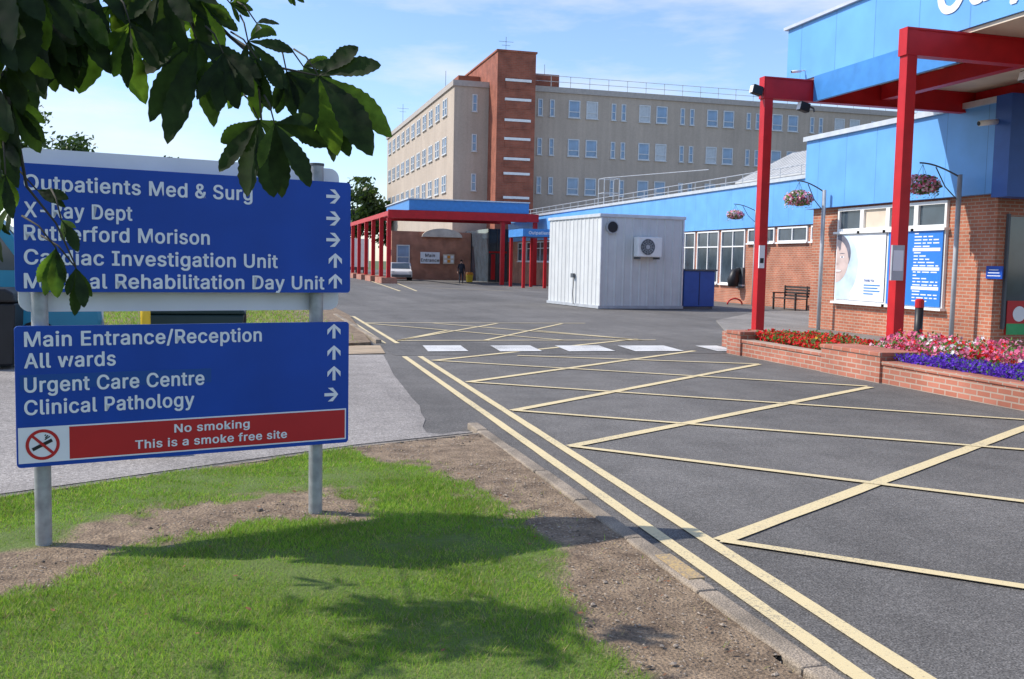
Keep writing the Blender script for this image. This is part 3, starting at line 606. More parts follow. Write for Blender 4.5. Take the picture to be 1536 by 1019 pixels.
p=YP(1525,477,AY0-.05); pp_=thing('red_poster','red and green poster with round white emblem on the shaded wall at right edge','poster',p)
MB().box(p.x-.25,p.x+.45,AY0-.05,AY0-.003,p.z-.35,p.z+.35).build('sheet',M['signred'],pp_)
MB().box(p.x-.25,p.x+.45,AY0-.056,AY0-.051,p.z-.35,p.z-.12).build('green_strip',mat('poster_green',(.05,.35,.12),.5),pp_)
MB().tube([(p.x+.05,AY0-.055,p.z+.08),(p.x+.05,AY0-.06,p.z+.08)],.16,20).build('emblem',M['signwhite'],pp_)
gl=MB(); gl.box(p.x-.32,p.x+.9,AY0-.03,AY0-.002,.5,2.75); gq=gl.build('window',M['glass'],na)
for x_ in (p.x-.36,p.x+.9): MB().box(x_,x_+.05,AY0-.07,AY0-.002,.45,2.8).build('window_frame',M['dgrey'],na)
# ------------------------------------------------------------ near red canopy
cn=thing('entrance_canopy','near red steel canopy frame carrying blue fascia with white lettering at upper right','canopy',(10,15,0))
P2=XP(1371,36,9.87); P1_=XP(1150,113,9.87); ZP=(P2.z+P1_.z)/2
YA,YB=XP(1144,300,10).y,XP(1352,300,10).y
PW=.18
def ibeam_v(b,x,y,z0,z1,w=PW):
    b.box(x-w/2,x+w/2,y-w/2,y-w/2+.02,z0,z1); b.box(x-w/2,x+w/2,y+w/2-.02,y+w/2,z0,z1); b.box(x-.012,x+.012,y-w/2+.02,y+w/2-.02,z0,z1)
    b.box(x-w/2-.0,x-w/2+.02,y-w/2+.021,y+w/2-.021,z0,z1)
for y in (YA,YB,2*YB-YA,3*YB-2*YA):
    b=MB(); ibeam_v(b,10,y,.2,ZP-.03); b.box(9.83,10.17,y-.17,y+.17,.2,.24); b.build('post',M['red'],cn)
    b=MB(); b.box(9.9,18.5,y-.08,y-.06,ZP-.40,ZP-.03); b.box(9.9,18.5,y-.1,y+.1,ZP-.03,ZP); b.box(9.9,18.5,y-.1,y+.1,ZP-.42,ZP-.395); b.box(9.9,18.5,y+.06,y+.08,ZP-.395,ZP-.03); b.box(9.88,9.9,y-.1,y+.1,ZP-.42,ZP)
    b.build('cross_beam',M['red'],cn)
for x in (12.6,14.9): MB().box(x-.1,x+.1,3,YA-.15,ZP-.30,ZP-.01).build('purlin',M['red'],cn)
TC=XP(1183,46,11.0); ZB=max(XP(1437,47,11.0).z,ZP+.03); YL=TC.y
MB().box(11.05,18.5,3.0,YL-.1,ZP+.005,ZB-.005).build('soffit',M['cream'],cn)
uf=MB().box(11.0,18.6,3.0,YL,ZB,TC.z).build('upper_fascia',M['blue'],cn)
MB().box(10.93,18.7,2.9,YL+.08,TC.z,TC.z+.06).build('silver_coping',M['silver'],uf)
MB().box(10.97,11.05,YB+.11,YA-.11,XP(1213,155,11).z,ZB-.004).build('lower_fascia',M['blue_canopy'],cn)
o_=XP(1407,24,10.985); text('Outpatients',(10.985,o_.y,o_.z),(0,-1,0),5.0,.66,M['signwhite'],uf,bold=.03)
for x_,y_ in ((12.2,15.2),(13.6,14.6)): MB().tube([(x_,y_,ZP-.06),(x_,y_,ZP+.004)],.12,14).build('downlight',M['white'],cn)
nb=MB(); nb.box(9.78,10.0,YB-.14,YB-.1,1.45,2.0); nt_=tag(nb.build('notice_plate',M['grey']),'pale grey notice plate fixed to the nearer red canopy post','sign')
nb=MB(); nb.box(9.8,9.98,YB-.145,YB-.142,1.6,1.92); nb.build('printed_sheet',M['signwhite'],nt_)
nb=MB(); nb.box(9.9,10.02,YA-.13,YA-.1,1.6,2.05); q=tag(nb.build('notice_plate',M['signwhite']),'small white notice on the farther red canopy post','sign')
nb=MB(); nb.box(9.92,10.0,YA-.135,YA-.132,1.7,1.8); nb.build('printed_block',M['black'],q)
def flood(p,label):
    t=thing('floodlight',label,'floodlight',p,None); x,y,z=p
    MB().obox(V((x-.14,y-.05,z)),V((.2,0,-.05)),V((0,.14,0)),V((.03,0,.17))).build('housing',M['black'],t,bev=.01)
    MB().obox(V((x-.148,y-.04,z+.01)),V((-.01,0,0)),V((0,.12,0)),V((.03,0,.14))).build('lens',M['lens'],t)
    MB().tube([(x+.05,y+.03,z+.1),(x+.2,y+.03,z+.05),(x+.22,y+.03,z-.02)],.018,6).build('bracket',M['dgrey'],t); return t
flood((9.78,YA-.05,ZP-.33),'floodlight on the outer end of the farther red post top')
flood((10.75,YA-.2,ZP-.62),'black floodlight hanging under the beam right of the farther red post')
flood((12.4,YB+.1,ZP-.62),'black floodlight under the nearer canopy beam at the top right')
def cctv(p,label,s=1.):
    t=thing('cctv_camera',label,'camera',p); x,y,z=p
    MB().tube([(x-.32*s,y,z-.04*s),(x+.1*s,y,z+.02*s)],.055*s,12).build('housing',M['white'],t,True); MB().tube([(x+.08*s,y,z),(x+.16*s,y,z+.05*s),(x+.3*s,y,z+.05*s)],.025*s,8).build('arm',M['white'],t)
    MB().tube([(x-.33*s,y,z-.042*s),(x-.325*s,y,z-.041*s)],.045*s,12).build('lens',M['black'],t)
q=XP(1492,184,AX-.4); cctv((AX-.45,q.y,q.z),'white security camera on the blue fascia above the corner pier')
q=XP(1206,108,10.98); cctv((10.86,q.y,q.z),'small security camera at the end of the high blue fascia',.5)
# ------------------------------------------------------------ planter
pl=thing('brick_planter','low red brick planter wall full of flowers beneath the red posts','planter',(9.6,12,0))
def wallbox(y0,y1,h,name='wall'):
    o=MB().box(8.78,8.98,y0,y1,-.01,h).build(name,M['brick2'],pl)
    MB().box(8.76,9.0,y0-.001,y1+.001,h,h+.06).build('coping',M['brick2'],o,bev=.01)
wallbox(13.2,15.75,.24); wallbox(3,11.75,.26)
for y0,y1,h in ((15.75,16.25,.38),(11.75,13.2,.38)):
    o=MB().box(8.74,9.35,y0,y1,-.01,h).build('pier',M['brick2'],pl); MB().box(8.72,9.37,y0-.02,y1+.02,h,h+.06).build('coping',M['brick2'],o,bev=.01)
MB().box(9.56,10.62,YA+.18,YA+.34,-.01,.32).build('wall',M['brick2'],pl); MB().box(10.4,10.62,3,YA+.17,-.01,.32).build('wall',M['brick2'],pl); MB().box(9.4,9.55,16.27,YA+.34,-.01,.32).build('wall',M['brick2'],pl)
MB().box(8.98,10.4,3,16.25,0,.24).build('soil',M['soil'],pl); MB().box(9.56,10.4,16.26,YA+.17,0,.24).build('soil',M['soil'],pl)
def bed(name,label,x0,x1,y0,y1,z0,z1,n,mats,probs,size=.03,fol=1.0,cat='flowers'):
    b=MB()
    for k in range(n):
        x,y=random.uniform(x0,x1),random.uniform(y0,y1); cl=noise.noise(V((x*3,y*3,1)));
        z=z0+(z1-z0)*(random.random()**.6)*(.7+.5*cl)
        isf=random.random()>fol*.5
        s=size*random.uniform(.6,1.3); nrm=V((random.gauss(-.3,.5),random.gauss(-.3,.5),random.uniform(.2,1))).normalized(); u=nrm.orthogonal().normalized(); w=nrm.cross(u); c=V((x,y,z)); ph=random.random()*6
        if isf:
            cc=int((noise.cell(V((x*2.2,y*2.2,3)))*.5+.5)*99)/99.; mi=1+np.searchsorted(np.cumsum(probs),min(.999,cc*.6+random.random()*.4)); mi=int(min(mi,len(probs)))
            pts=[c+(u*cos(ph+a)+w*sin(ph+a))*s*(1 if i%2 else .6)+nrm*(.01 if i%2 else 0) for i,a in enumerate([2*pi*j/10 for j in range(10)])]
            b.poly(pts,mi)
        else:
            b.poly([c-u*s*.9,c-w*s*.5,c+u*s*1.1,c+w*s*.5],0)
    o=b.build(name,[M['fol']]+mats); return tag(o,label,cat,kind='stuff')
bed('red_flowers','red and orange bedding flowers in the left planter bed below the farther post',9.02,10.35,13.3,16.2,.24,.50,5600,[M['fred'],M['fred'],M['fyel']],[.6,.3,.1],.032,1.25)
bed('mixed_flowers','pink red and white bedding flowers behind the purple edging',9.4,10.35,4.5,12.9,.3,.72,11000,[M['fred'],M['fpink'],M['fwhite'],M['fpale']],[.3,.35,.15,.2],.034,.9)
bed('purple_flowers','purple lobelia flowers spilling along the right planter wall',8.93,9.5,4.5,11.7,.27,.50,12000,[M['fpurple'],M['fpurple']],[.8,.2],.022,.6)
# ------------------------------------------------------------ bracket posts with hanging baskets
def basket_post(x,y,h,arm,label_p,label_b):
    t=thing('basket_post',label_p,'post',(x,y,0)); 
    MB().tube([(x,y,.0),(x,y,h)],.05,12).build('pole',M['grey'],t,True)
    dx,dy=arm; b=MB(); n=8
    b.tube([(x,y,h-.05)]+[(x+dx*i/n,y+dy*i/n,h-.05+.28*sin(pi*.5*i/n)) for i in range(1,n+1)],.018,6); b.tube([(x,y,h-.55),(x+dx*.35,y+dy*.35,h-.25),(x+dx*.6,y+dy*.6,h+.15)],.012,6); b.build('bracket',M['dgrey'],t)
    hx,hy,hz=x+dx*.92,y+dy*.92,h+.2; k=thing('hanging_basket',label_b,'hanging basket',(hx,hy,hz-.85))
    b=MB()
    for a in range(3): b.tube([(hx,hy,hz),(hx+.2*cos(a*2.1),hy+.2*sin(a*2.1),hz-.42)],.005,4)
    b.build('chain',M['black'],k)
    MB().tube([(hx,hy,hz-.62),(hx,hy,hz-.58),(hx,hy,hz-.5),(hx,hy,hz-.42)],[.05,.11,.16,.18],14).build('bowl',M['bark'],k)
    b=MB()
    for i in range(1000):
        v=V((random.gauss(0,1),random.gauss(0,1),random.gauss(0,1))).normalized()*random.uniform(.7,1); c=V((hx+v.x*.38,hy+v.y*.38,hz-.42+v.z*(.22 if v.z>0 else .2))); s=random.uniform(.02,.04); nr=(V((random.gauss(-.5,.5),random.gauss(0,.5),random.gauss(.4,.4)))+v).normalized(); u=nr.orthogonal().normalized(); w=nr.cross(u)
        b.poly([c+u*s,c+w*s,c-u*s,c-w*s],random.choice([0,0,0,0,1,1,1,2,2,2,4]))
    for a_ in range(60):
        an=random.random()*6.28; r=.33; ln=random.uniform(.1,.3)
        for q_ in range(4): c=V((hx+r*cos(an),hy+r*sin(an),hz-.45-ln*q_/4)); b.poly([c+V((.02,0,.01)),c+V((0,.02,0)),c-V((.02,0,.02)),c-V((0,.02,0))],0 if random.random()<.8 else 2)
    b.build('flowers',[M['fol'],M['fpink'],M['fpale'],M['fpurple'],M['fwhite']],k)
q=XP(1438,300,AX-.45); basket_post(AX-.45,q.y,XP(1443,262,AX-.45).z,(-.80,.25),'grey pole with curved bracket in front of the blue directory board','hanging basket of pink flowers by the directory board')
q=XP(1236,300,AX-.35); basket_post(AX-.35,q.y,XP(1240,285,AX-.35).z,(-.65,.25),'grey pole with curved bracket at the far corner of the poster window','hanging basket of pink and white flowers left of the poster window')
q=XP(1135,300,BX-.4); basket_post(BX-.4,q.y,XP(1135,315,BX-.4).z,(-.9,.3),'grey bracket pole on the far brick wing wall above the bench','small hanging basket on the far brick wing')
p=G(1376,520,.03); p=V((11.2,p.y*11.2/p.x,.03)); bo=thing('bollard','black bollard with red reflective top behind the flower planter','bollard',p)
MB().tube([p,p+ZU*.95],.07,16).build('shaft',M['black'],bo,True); MB().tube([p+ZU*.95,p+ZU*1.08,p+ZU*1.1],[.075,.075,.05],16).build('cap',M['signred'],bo)
def bench(loc):
    t=thing('park_bench','dark slatted wooden bench against the brick wall beside the container','bench',loc); x,y,z=loc
    b=MB()
    for k in range(5): b.box(x-.5+.11*k,x-.41+.11*k,y-.85,y+.85,z+.44,z+.47)
    b.build('seat',M['wood'],t)
    b=MB()
    for k in range(4): b.box(x+.06+.02*k,x+.09+.02*k,y-.85,y+.85,z+.52+.11*k,z+.6+.11*k)
    b.build('backrest',M['wood'],t)
    for s in (-.78,.78):
        b=MB(); b.box(x-.48,x-.42,y+s-.03,y+s+.03,z,z+.64); b.build('leg',M['wood'],t); b=MB(); b.box(x+.02,x+.06,y+s-.03,y+s+.03,z,z+.95); b.build('leg',M['wood'],t)
        b=MB(); b.box(x-.5,x+.02,y+s-.035,y+s+.035,z+.64,z+.68); b.build('armrest',M['wood'],t)
p=XP(1181,464,BX-1.2); bench((BX-.9,p.y,.03 if p.y<31.9 else 0))
p=XP(1106,415,BX-.2); k_=thing('wall_cowl','black rounded cowl fixed on the brick wing wall','vent',(BX-.2,p.y,p.z))
MB().tube([(BX-.40,p.y,p.z-.45),(BX-.40,p.y,p.z-.15),(BX-.32,p.y,p.z+.18),(BX-.05,p.y,p.z+.32)],[.22,.27,.22,.1],14).build('cowl',M['black'],k_,True)
MB().box(BX-.1,BX-.002,p.y-.3,p.y+.3,p.z-.5,p.z+.4).build('back_plate',M['dgrey'],k_)
p=G(1102,458); b=MB(); b.tube([p+V((cos(a)*.35,.0,max(0,sin(a))*.25+.03)) for a in [i*pi/10 for i in range(11)]],.035,8); tag(b.build('red_hose',M['signred'],None,True),'red hose hoop on the ground near the black cowl','hose')
# ------------------------------------------------------------ container
P0=G(898,464); ct=thing('portable_cabin','pale grey ribbed steel cabin with air conditioning unit on its front','cabin',P0)
ax=V((.994,.1,0)); ay=V((-.1,.994,0)); CWd=3.45; CL=4.6; CH=3.45
def corr(name,p,d,n,Lg,z0,z1,par):
    b=MB(); pts=[]; u=.0; pt=.34
    while u<Lg-1e-3:
        for du,o in ((0,0),(.24,0),(.265,.022),(.315,.022)): 
            if u+du<Lg: pts.append(p+d*(u+du)+n*o)
        u+=pt
    pts.append(p+d*Lg)
    for q,r in zip(pts,pts[1:]): b.poly([q+ZU*z0,r+ZU*z0,r+ZU*z1,q+ZU*z1])
    return b.build(name,M['cont'],par)
P0=V((P0.x,P0.y,0))
corr('front_wall',P0,ax,-ay,CWd,.12,CH-.12,ct); corr('side_wall',P0,ay,-ax,CL,.12,CH-.12,ct)
MB().obox(P0+ay*.06+ax*.03+ZU*.1,ax*(CWd-.06),ay*(CL-.1),ZU*(CH-.3)).build('core',M['cont'],ct)
b=MB(); b.obox(P0-ax*.06-ay*.06+ZU*(CH-.12),ax*(CWd+.12),ay*(CL+.12),ZU*.12); b.build('roof',M['silver'],ct,bev=.01)
b=MB(); b.obox(P0-ax*.05-ay*.05+ZU*.02,ax*(CWd+.1),ay*(CL+.1),ZU*.11); b.build('base_frame',M['grey'],ct)
for s in (0,CWd-.06): b=MB(); b.obox(P0+ax*s-ay*.055+ZU*.13,ax*.06,ay*.05,ZU*(CH-.26)); b.build('corner_trim',M['silver'],ct)
def fr(px,py):
    r=ray(px,py); t=(P0-CAM).dot(ay)/r.dot(ay); return CAM+r*t
q=fr(966,371); ac=MB().obox(q-ax*.48-ay*.42-ZU*.36,ax*1.0,ay*.34,ZU*.72).build('air_conditioner',M['white'],ct,bev=.03)
MB().tube([q-ay*.423-ax*.08,q-ay*.435-ax*.08],.29,24).build('fan_guard',M['dgrey'],ac); MB().tube([q-ay*.436-ax*.08,q-ay*.45-ax*.08],.08,16).build('fan_hub',M['grey'],ac)
b=MB()
for i in range(12):
    a=2*pi*i/12; c=q-ay*.438-ax*.08; b.tube([c+(ax*cos(a)+ZU*sin(a))*.08,c+(ax*cos(a)+ZU*sin(a))*.28],.006,4)
for r_ in (.15,.22,.29): b.tube([q-ay*.44-ax*.08+(ax*cos(2*pi*i/24)+ZU*sin(2*pi*i/24))*r_ for i in range(25)],.006,4)
b.build('grille',M['grey'],ac)
for s in (-.4,.4): MB().obox(q+ax*s-ay*.4-ZU*.44,ax*.05,ay*.4,ZU*.07).build('bracket',M['dgrey'],ct)
q=fr(917,341); MB().tube([q-ay*.0,q-ay*.12],.24,20).build('vent_collar',M['grey'],ct); MB().tube([q-ay*.121,q-ay*.13],.2,20).build('vent',M['black'],ct)
q=P0+ay*2.0-ax*.04+ZU*1.1; MB().obox(q,-ax*.1,ay*.2,ZU*.16).build('socket_box',M['dgrey'],ct)
MB().tube([q-ax*.05,q-ax*.08-ZU*.6,q-ax*.05-ZU*1.0],.015,6).build('cable',M['black'],ct)
P1=P0+ax*(CWd+.12); bc=thing('blue_cabinet','dark blue steel cabinet standing at the right end of the grey cabin','cabinet',P1)
MB().obox(P1+ay*.05+ZU*.1,ax*1.35,ay*1.0,ZU*1.35).build('body',M['blue_d'],bc,bev=.02); MB().obox(P1+ZU*1.45,ax*1.42,ay*1.08,ZU*.06).build('lid',M['dgrey'],bc); MB().obox(P1+ay*.08,ax*1.3,ay*.9,ZU*.1).build('plinth',M['dgrey'],bc)
MB().obox(P1+ay*.035+ax*.66+ZU*.15,ax*.02,ay*.012,ZU*1.25).build('door_gap',M['black'],bc)
# ------------------------------------------------------------ far main entrance
fc=thing('main_entrance_canopy','far red framed canopy with blue fascia over the main entrance','canopy',(15.5,75,0))
MB().box(11.4,20.2,68,79,5.2,5.95).build('fascia',M['blue_canopy'],fc); MB().box(11.3,20.25,67.9,79.1,5.95,6.03).build('coping',M['silver'],fc)
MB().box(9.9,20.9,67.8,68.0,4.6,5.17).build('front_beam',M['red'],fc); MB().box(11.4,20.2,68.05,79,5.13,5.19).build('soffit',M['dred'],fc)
MB().box(9.9,10.1,68.05,95,4.75,5.08).build('side_beam',M['red'],fc)
for y in (72,76.5): MB().box(10.15,21.2,y-.1,y+.1,4.75,5.08).build('cross_beam',M['red'],fc)
for y in (68.2,72,76.5,81,86,91,95): b=MB(); b.box(9.88,10.16,y-.14,y+.14,0,4.74 if y>68.5 else 4.59); b.build('post',M['red'],fc)
for x in (18.3,20.75): b=MB(); b.box(x-.14,x+.14,68.05,68.33,0,4.59); b.build('post',M['red'],fc)
for i,y in enumerate((68,74,80,86)):
    b=MB(); b.box(9.5,10.6,y,y+3.4,0,.42); tag(b.build('brick_plinth',M['brick2']),('nearest','second nearest','third nearest','farthest')[i]+' low brick plinth under the far row of red posts','plinth','brick plinths under the far red posts')
me_=thing('entrance_lobby','brick main entrance lobby under the far canopy with glass doors','building',(16,84,0))
MB().box(12.6,19.65,84,86.4,0,4.2).build('wall',M['brick'],me_); MB().box(19.7,21.4,78,86.4,0,4.4).build('glass_lobby',M['glass'],me_)
b=MB(); pts=[(17+1.8*cos(a),83.7,3.75+.75*sin(a)) for a in [pi*i/14 for i in range(15)]]; b.prism(pts,(0,.29,0)); b.build('arch_hood',M['cream'],me_)
for x in (19.75,20.5,21.3): MB().box(x-.04,x+.04,77.93,77.99,0,4.4).build('door_frame',M['dgrey'],me_)
MB().box(19.75,21.3,77.9,77.99,2.4,2.55).build('transom',M['signred'],me_)
MB().box(19.95,20.3,77.86,77.92,.2,2.3).build('poster',M['signred'],me_)
wobj(bigm,(13.6,83.99,1.4),me_)
p=YP(645,387,83.7); es=thing('entrance_sign','white Main Entrance sign board on the brick lobby wall','sign',p)
sb=MB().box(p.x-.85,p.x+.85,83.66,83.7,p.z-.5,p.z+.5).build('board',M['signwhite'],es)
text('Main',(p.x,83.65,p.z+.08),(1,0,0),None,.27,M['black'],sb,center=True); text('Entrance',(p.x,83.65,p.z-.34),(1,0,0),None,.27,M['black'],sb,center=True)
p=YP(673,389,83.7); nb_=MB().box(p.x-.5,p.x+.5,83.66,83.7,p.z-.42,p.z+.42).build('notice_board',M['cream']); tag(nb_,'cream notice board to the right of the Main Entrance sign','notice board')
for k in range(6): b=MB(); b.box(p.x-.42+.3*(k%3),p.x-.18+.3*(k%3),83.65,83.655,p.z-.3+.36*(k//3),p.z-.05+.36*(k//3)); b.build('notice',M['orange'] if k%3==1 else M['signwhite'],nb_)
sd_=thing('side_canopy','small blue topped canopy on red posts beside the long wing','canopy',(19,62,0))
MB().box(17.6,21.35,60.5,64,3.35,3.85).build('fascia',M['blue_canopy'],sd_)
for x in (17.75,19.2):
    for y in (60.7,63.8): MB().box(x-.09,x+.09,y-.09,y+.09,0,3.34).build('post',M['red'],sd_)
text('Outpatients',(18.0,60.49,3.5),(1,0,0),None,.2,M['signwhite'],sd_)
q=YP(704,410,76.5); yb2=thing('grit_bin','yellow grit bin standing just right of the person at the entrance','bin',(q.x,76.5,0))
b=MB(); b.prism([(q.x-.2,76.2,0),(q.x+.2,76.2,0),(q.x+.26,76.2,.6),(q.x-.26,76.2,.6)],(0,.5,0)); b.build('tub',M['yel'],yb2,bev=.02); b=MB(); b.prism([(q.x-.28,76.15,.61),(q.x+.28,76.15,.61),(q.x+.2,76.15,.8),(q.x-.2,76.15,.8)],(0,.6,0)); b.build('lid',M['orange'],yb2,bev=.02)
def person(loc,rz):
    vs=[];es=[];rs=[]
    def a(p,r,par=None):
        vs.append(p); rs.append(r); i=len(vs)-1
        if par is not None: es.append((par,i))
        return i
    pel=a((0,0,.95),.15); wa=a((0,0,1.12),.14,pel); ch=a((0,.0,1.35),.17,wa); nb=a((0,0,1.49),.07,ch); hd=a((0,-.01,1.58),.085,nb); tp=a((0,-.01,1.69),.085,hd)
    for s in (-1,1):
        sh=a((s*.19,0,1.42),.065,ch); el=a((s*.25,.03,1.14),.048,sh); wr=a((s*.26,-.05,.9),.03,el); pm=a((s*.26,-.07,.83),.032,wr)
        for j in range(4): k=a((s*.26,-.10+.02*j,.77),.009,pm); a((s*.258,-.105+.02*j,.73-.008*(j%2)),.008,k)
        t=a((s*.25,-.115,.81),.01,pm); a((s*.245,-.125,.775),.009,t)
        hp=a((s*.1,0,.88),.095,pel); kn=a((s*.11,-.04*s,.5),.062,hp); an=a((s*.11,.07*s,.1),.042,kn); a((s*.12,.07*s-.14,.045),.04,an)
    me=bpy.data.meshes.new('body'); me.from_pydata(vs,es,[]); o=bpy.data.objects.new('tmp',me); C.objects.link(o)
    sk=o.modifiers.new('s','SKIN'); sk.use_smooth_shade=True; su=o.modifiers.new('u','SUBSURF'); su.levels=1
    for i,r in enumerate(rs): me.skin_vertices[0].data[i].radius=(r,r*.8 if i in (0,1,2) else r)
    me.skin_vertices[0].data[0].use_root=True
    bpy.context.view_layer.update(); dg=bpy.context.evaluated_depsgraph_get(); nm=bpy.data.meshes.new_from_object(o.evaluated_get(dg)); bpy.data.objects.remove(o)
    for q in (M['cloth'],M['trouser'],M['skin'],M['black']): nm.materials.append(q)
    for p_ in nm.polygons:
        z=p_.center.z; x=abs(p_.center.x); p_.material_index=2 if (z>1.5 or (x>.2 and z<.9)) else (3 if z<.1 else (1 if z<.92 and x<.21 else 0))
    t=thing('person','person in dark clothes standing outside the far main entrance','person',(0,0,0))
    bo=bpy.data.objects.new('body',nm); C.objects.link(bo); attach(bo,t)
    b=MB(); b.tube([(0,.03,1.56),(0,.02,1.68),(0,.01,1.76),(0,.01,1.785)],[.085,.1,.08,.02],12); b.build('hair',M['hair'],t,True)
    b=MB(); b.tube([(0,0,.78),(0,0,1.0),(0,0,1.25),(0,0,1.43)],[.19,.17,.19,.12],14); b.build('coat',M['cloth'],t,True)
    t.location=loc; t.rotation_euler=(0,0,rz)
q=YP(692,400,70); person((q.x,70,0),radians(-15))
# ------------------------------------------------------------ trees
def tree(label,x,y,h,r,cz,name='broadleaf_tree',mt='treeD',n=1800,s=.35,trunk=.25):
    t=thing(name,label,'tree',(x,y,0)); b=MB(); b.tube([(x,y,0),(x+.1,y,h*.3),(x-.05,y,h*.75)],[trunk,trunk*.75,trunk*.3],8)
    for k in range(6):
        a=random.random()*6; b.tube([(x,y,h*(.3+.07*k)),(x+cos(a)*r*.5,y+sin(a)*r*.5,h*(.48+.07*k))],[trunk*.4,trunk*.12],5)
    b.build('trunk',M['bark'],t)
    b=MB(); cl=[V((random.gauss(0,.5)*r,random.gauss(0,.5)*r,cz+random.gauss(0,.42)*(h-cz))) for _ in range(26)]
    for k in range(n):
        c=random.choice(cl); q=c+V((random.gauss(0,1),random.gauss(0,1),random.gauss(0,.8)))*r*.18
        if q.z>h or q.z<1.5: continue
        nr=V((random.gauss(0,1),random.gauss(0,1),random.gauss(0,1)+.5)).normalized(); u=nr.orthogonal().normalized(); w=nr.cross(u); ss=s*random.uniform(.5,1.2); p=V((x,y,0))+q
        b.poly([p-u*ss*.5,p-w*ss*.3,p+u*ss*.5,p+w*ss*.3],random.randint(0,1))
    b.build('crown',[M[mt],M['treeL']],t)
tree('dark dense tree beside the left end of the ward block',14.2,124,12.2,3.6,7,n=6000,s=.7,mt='treeD')
tree('pale leafy tree rising behind the left end of the direction sign',-7.7,42,7.4,1.5,5.4,n=3800,s=.24,mt='treeL')
tree('treetop peeping just above the white sign back panel',-3.9,70,8.3,1.2,6,n=1800,s=.3,mt='treeL')
b=MB()
for k in range(9000):
    x=random.uniform(-120,9); z=abs(random.gauss(0,1))*2.2*(1+.6*noise.noise(V((x*.15,0,0)))); y=180+random.uniform(-4,4); s=random.uniform(.4,1.0); nr=V((random.gauss(0,1),-1,random.gauss(0,1))).normalized(); u=nr.orthogonal().normalized(); w=nr.cross(u); p=V((x,y,z))
    b.poly([p-u*s,p-w*s*.7,p+u*s,p+w*s*.7],random.randint(0,1))
tag(b.build('distant_hedgerow',[M['treeD'],M['treeL']]),'distant dark hedgerow along the horizon at left','hedge',kind='stuff')
# foreground horse chestnut
ht=thing('chestnut_tree','overhanging horse chestnut tree with large dark palmate leaves at upper left','tree',(-3.3,4.2,0))
b=MB(); b.tube([(-3.3,4.2,0),(-3.25,4.2,1.2),(-3.2,4.15,2.4),(-3.1,4.2,4.2)],[.26,.2,.17,.1],14); b.build('trunk',M['bark'],ht,True)
tw_=MB(); cr_=MB()
def leaflet(b,base,d,nr,Ln,droop,mi):
    side=d.cross(nr).normalized(); n=22; vs=[]; cv=random.uniform(-.12,.12); wf=random.uniform(.85,1.15); k0=random.random()*9
    for i in range(n+1):
        t=i/n; w=.012+.158*wf*(math.sin(pi*min(1,t**1.6))**.85 if t<1 else 0)
        if t>.25: w*=(1.06 if i%2 else .94)
        if i==n: w=0
        c=base+d*Ln*t-ZU*droop*Ln*t*t+side*cv*Ln*t*t; rp=nr*(.010*sin(i*1.1+k0))*Ln; vs+=[c+side*w*Ln+nr*w*Ln*.22+rp,c,c-side*w*Ln+nr*w*Ln*.22-rp]
    fs=[]
    for i in range(n): fs+=[(3*i,3*i+1,3*i+4,3*i+3),(3*i+1,3*i+2,3*i+5,3*i+4)]
    b.add(vs,fs,mi)
def palm(c,main,face,Ln,n=None,spread=1.9):
    n=n or random.choice((5,6,7)); main=V(main).normalized(); face=V(face); face=(face-main*face.dot(main)).normalized(); side=main.cross(face)
    for i in range(n):
        a=(i/(n-1)-.5)*2*spread+random.uniform(-.1,.1); k=1-.36*abs(a)/spread
        d=(main*cos(a)+side*sin(a)+face*random.uniform(-.25,.25)).normalized()
        leaflet(cr_,c,d,(face+V((random.gauss(0,.25),random.gauss(0,.25),random.gauss(0,.25)))).normalized(),Ln*k*random.uniform(.88,1.08),random.uniform(.05,.25),0 if random.random()<.7 else 1)
def img(dx,dy,dz=0): return RT*dx-UP*dy+FW*dz
LV=[ # px,py,dist,len,dirx,diry
(90,-20,2.6,.22,0,1),(165,10,2.6,.25,.05,1),(195,35,2.6,.18,.1,1),(240,-25,2.7,.19,.1,1),(130,-35,2.6,.22,.1,1),(50,-30,2.4,.2,-.1,1),(10,-10,2.4,.2,-.1,1),(105,5,2.6,.21,-.1,1),(60,15,2.5,.19,.0,1),(205,-40,2.6,.2,.4,1),
(295,60,2.75,.25,-.15,1),(300,0,2.8,.15,.2,1),(335,80,2.75,.18,.2,1),(345,5,2.9,.08,.7,.1),(385,88,2.75,.17,-.2,1),(372,62,2.8,.15,.7,.5),(388,180,2.65,.21,.0,1),(412,186,2.65,.19,.65,.75),
(430,108,2.75,.14,.5,.9),(478,114,2.75,.24,.8,.6),(500,165,2.75,.13,.1,1),(455,100,2.75,.13,.9,.15),(270,-20,2.7,.13,1,.1),(430,-14,2.9,.06,.9,.1),(385,35,2.9,.08,.8,.3),
(12,70,2.4,.17,-.1,1),(35,80,2.5,.17,.2,1),(15,150,2.4,.15,.1,1),(-5,205,2.4,.13,.2,1),(60,50,2.5,.15,.6,.9),(-20,110,2.4,.17,.3,.9),(-25,30,2.4,.18,.3,.9),(60,-50,2.6,.22,.1,1),(5,-40,2.4,.2,.2,1),
(8,262,2.4,.11,-.1,1),(18,305,2.5,.12,-.35,1),(55,285,2.5,.09,.8,.3),(92,330,2.5,.08,.6,.7),(84,372,2.5,.13,-.1,1),(114,402,2.5,.11,.1,1),(-15,320,2.4,.12,.3,1)]
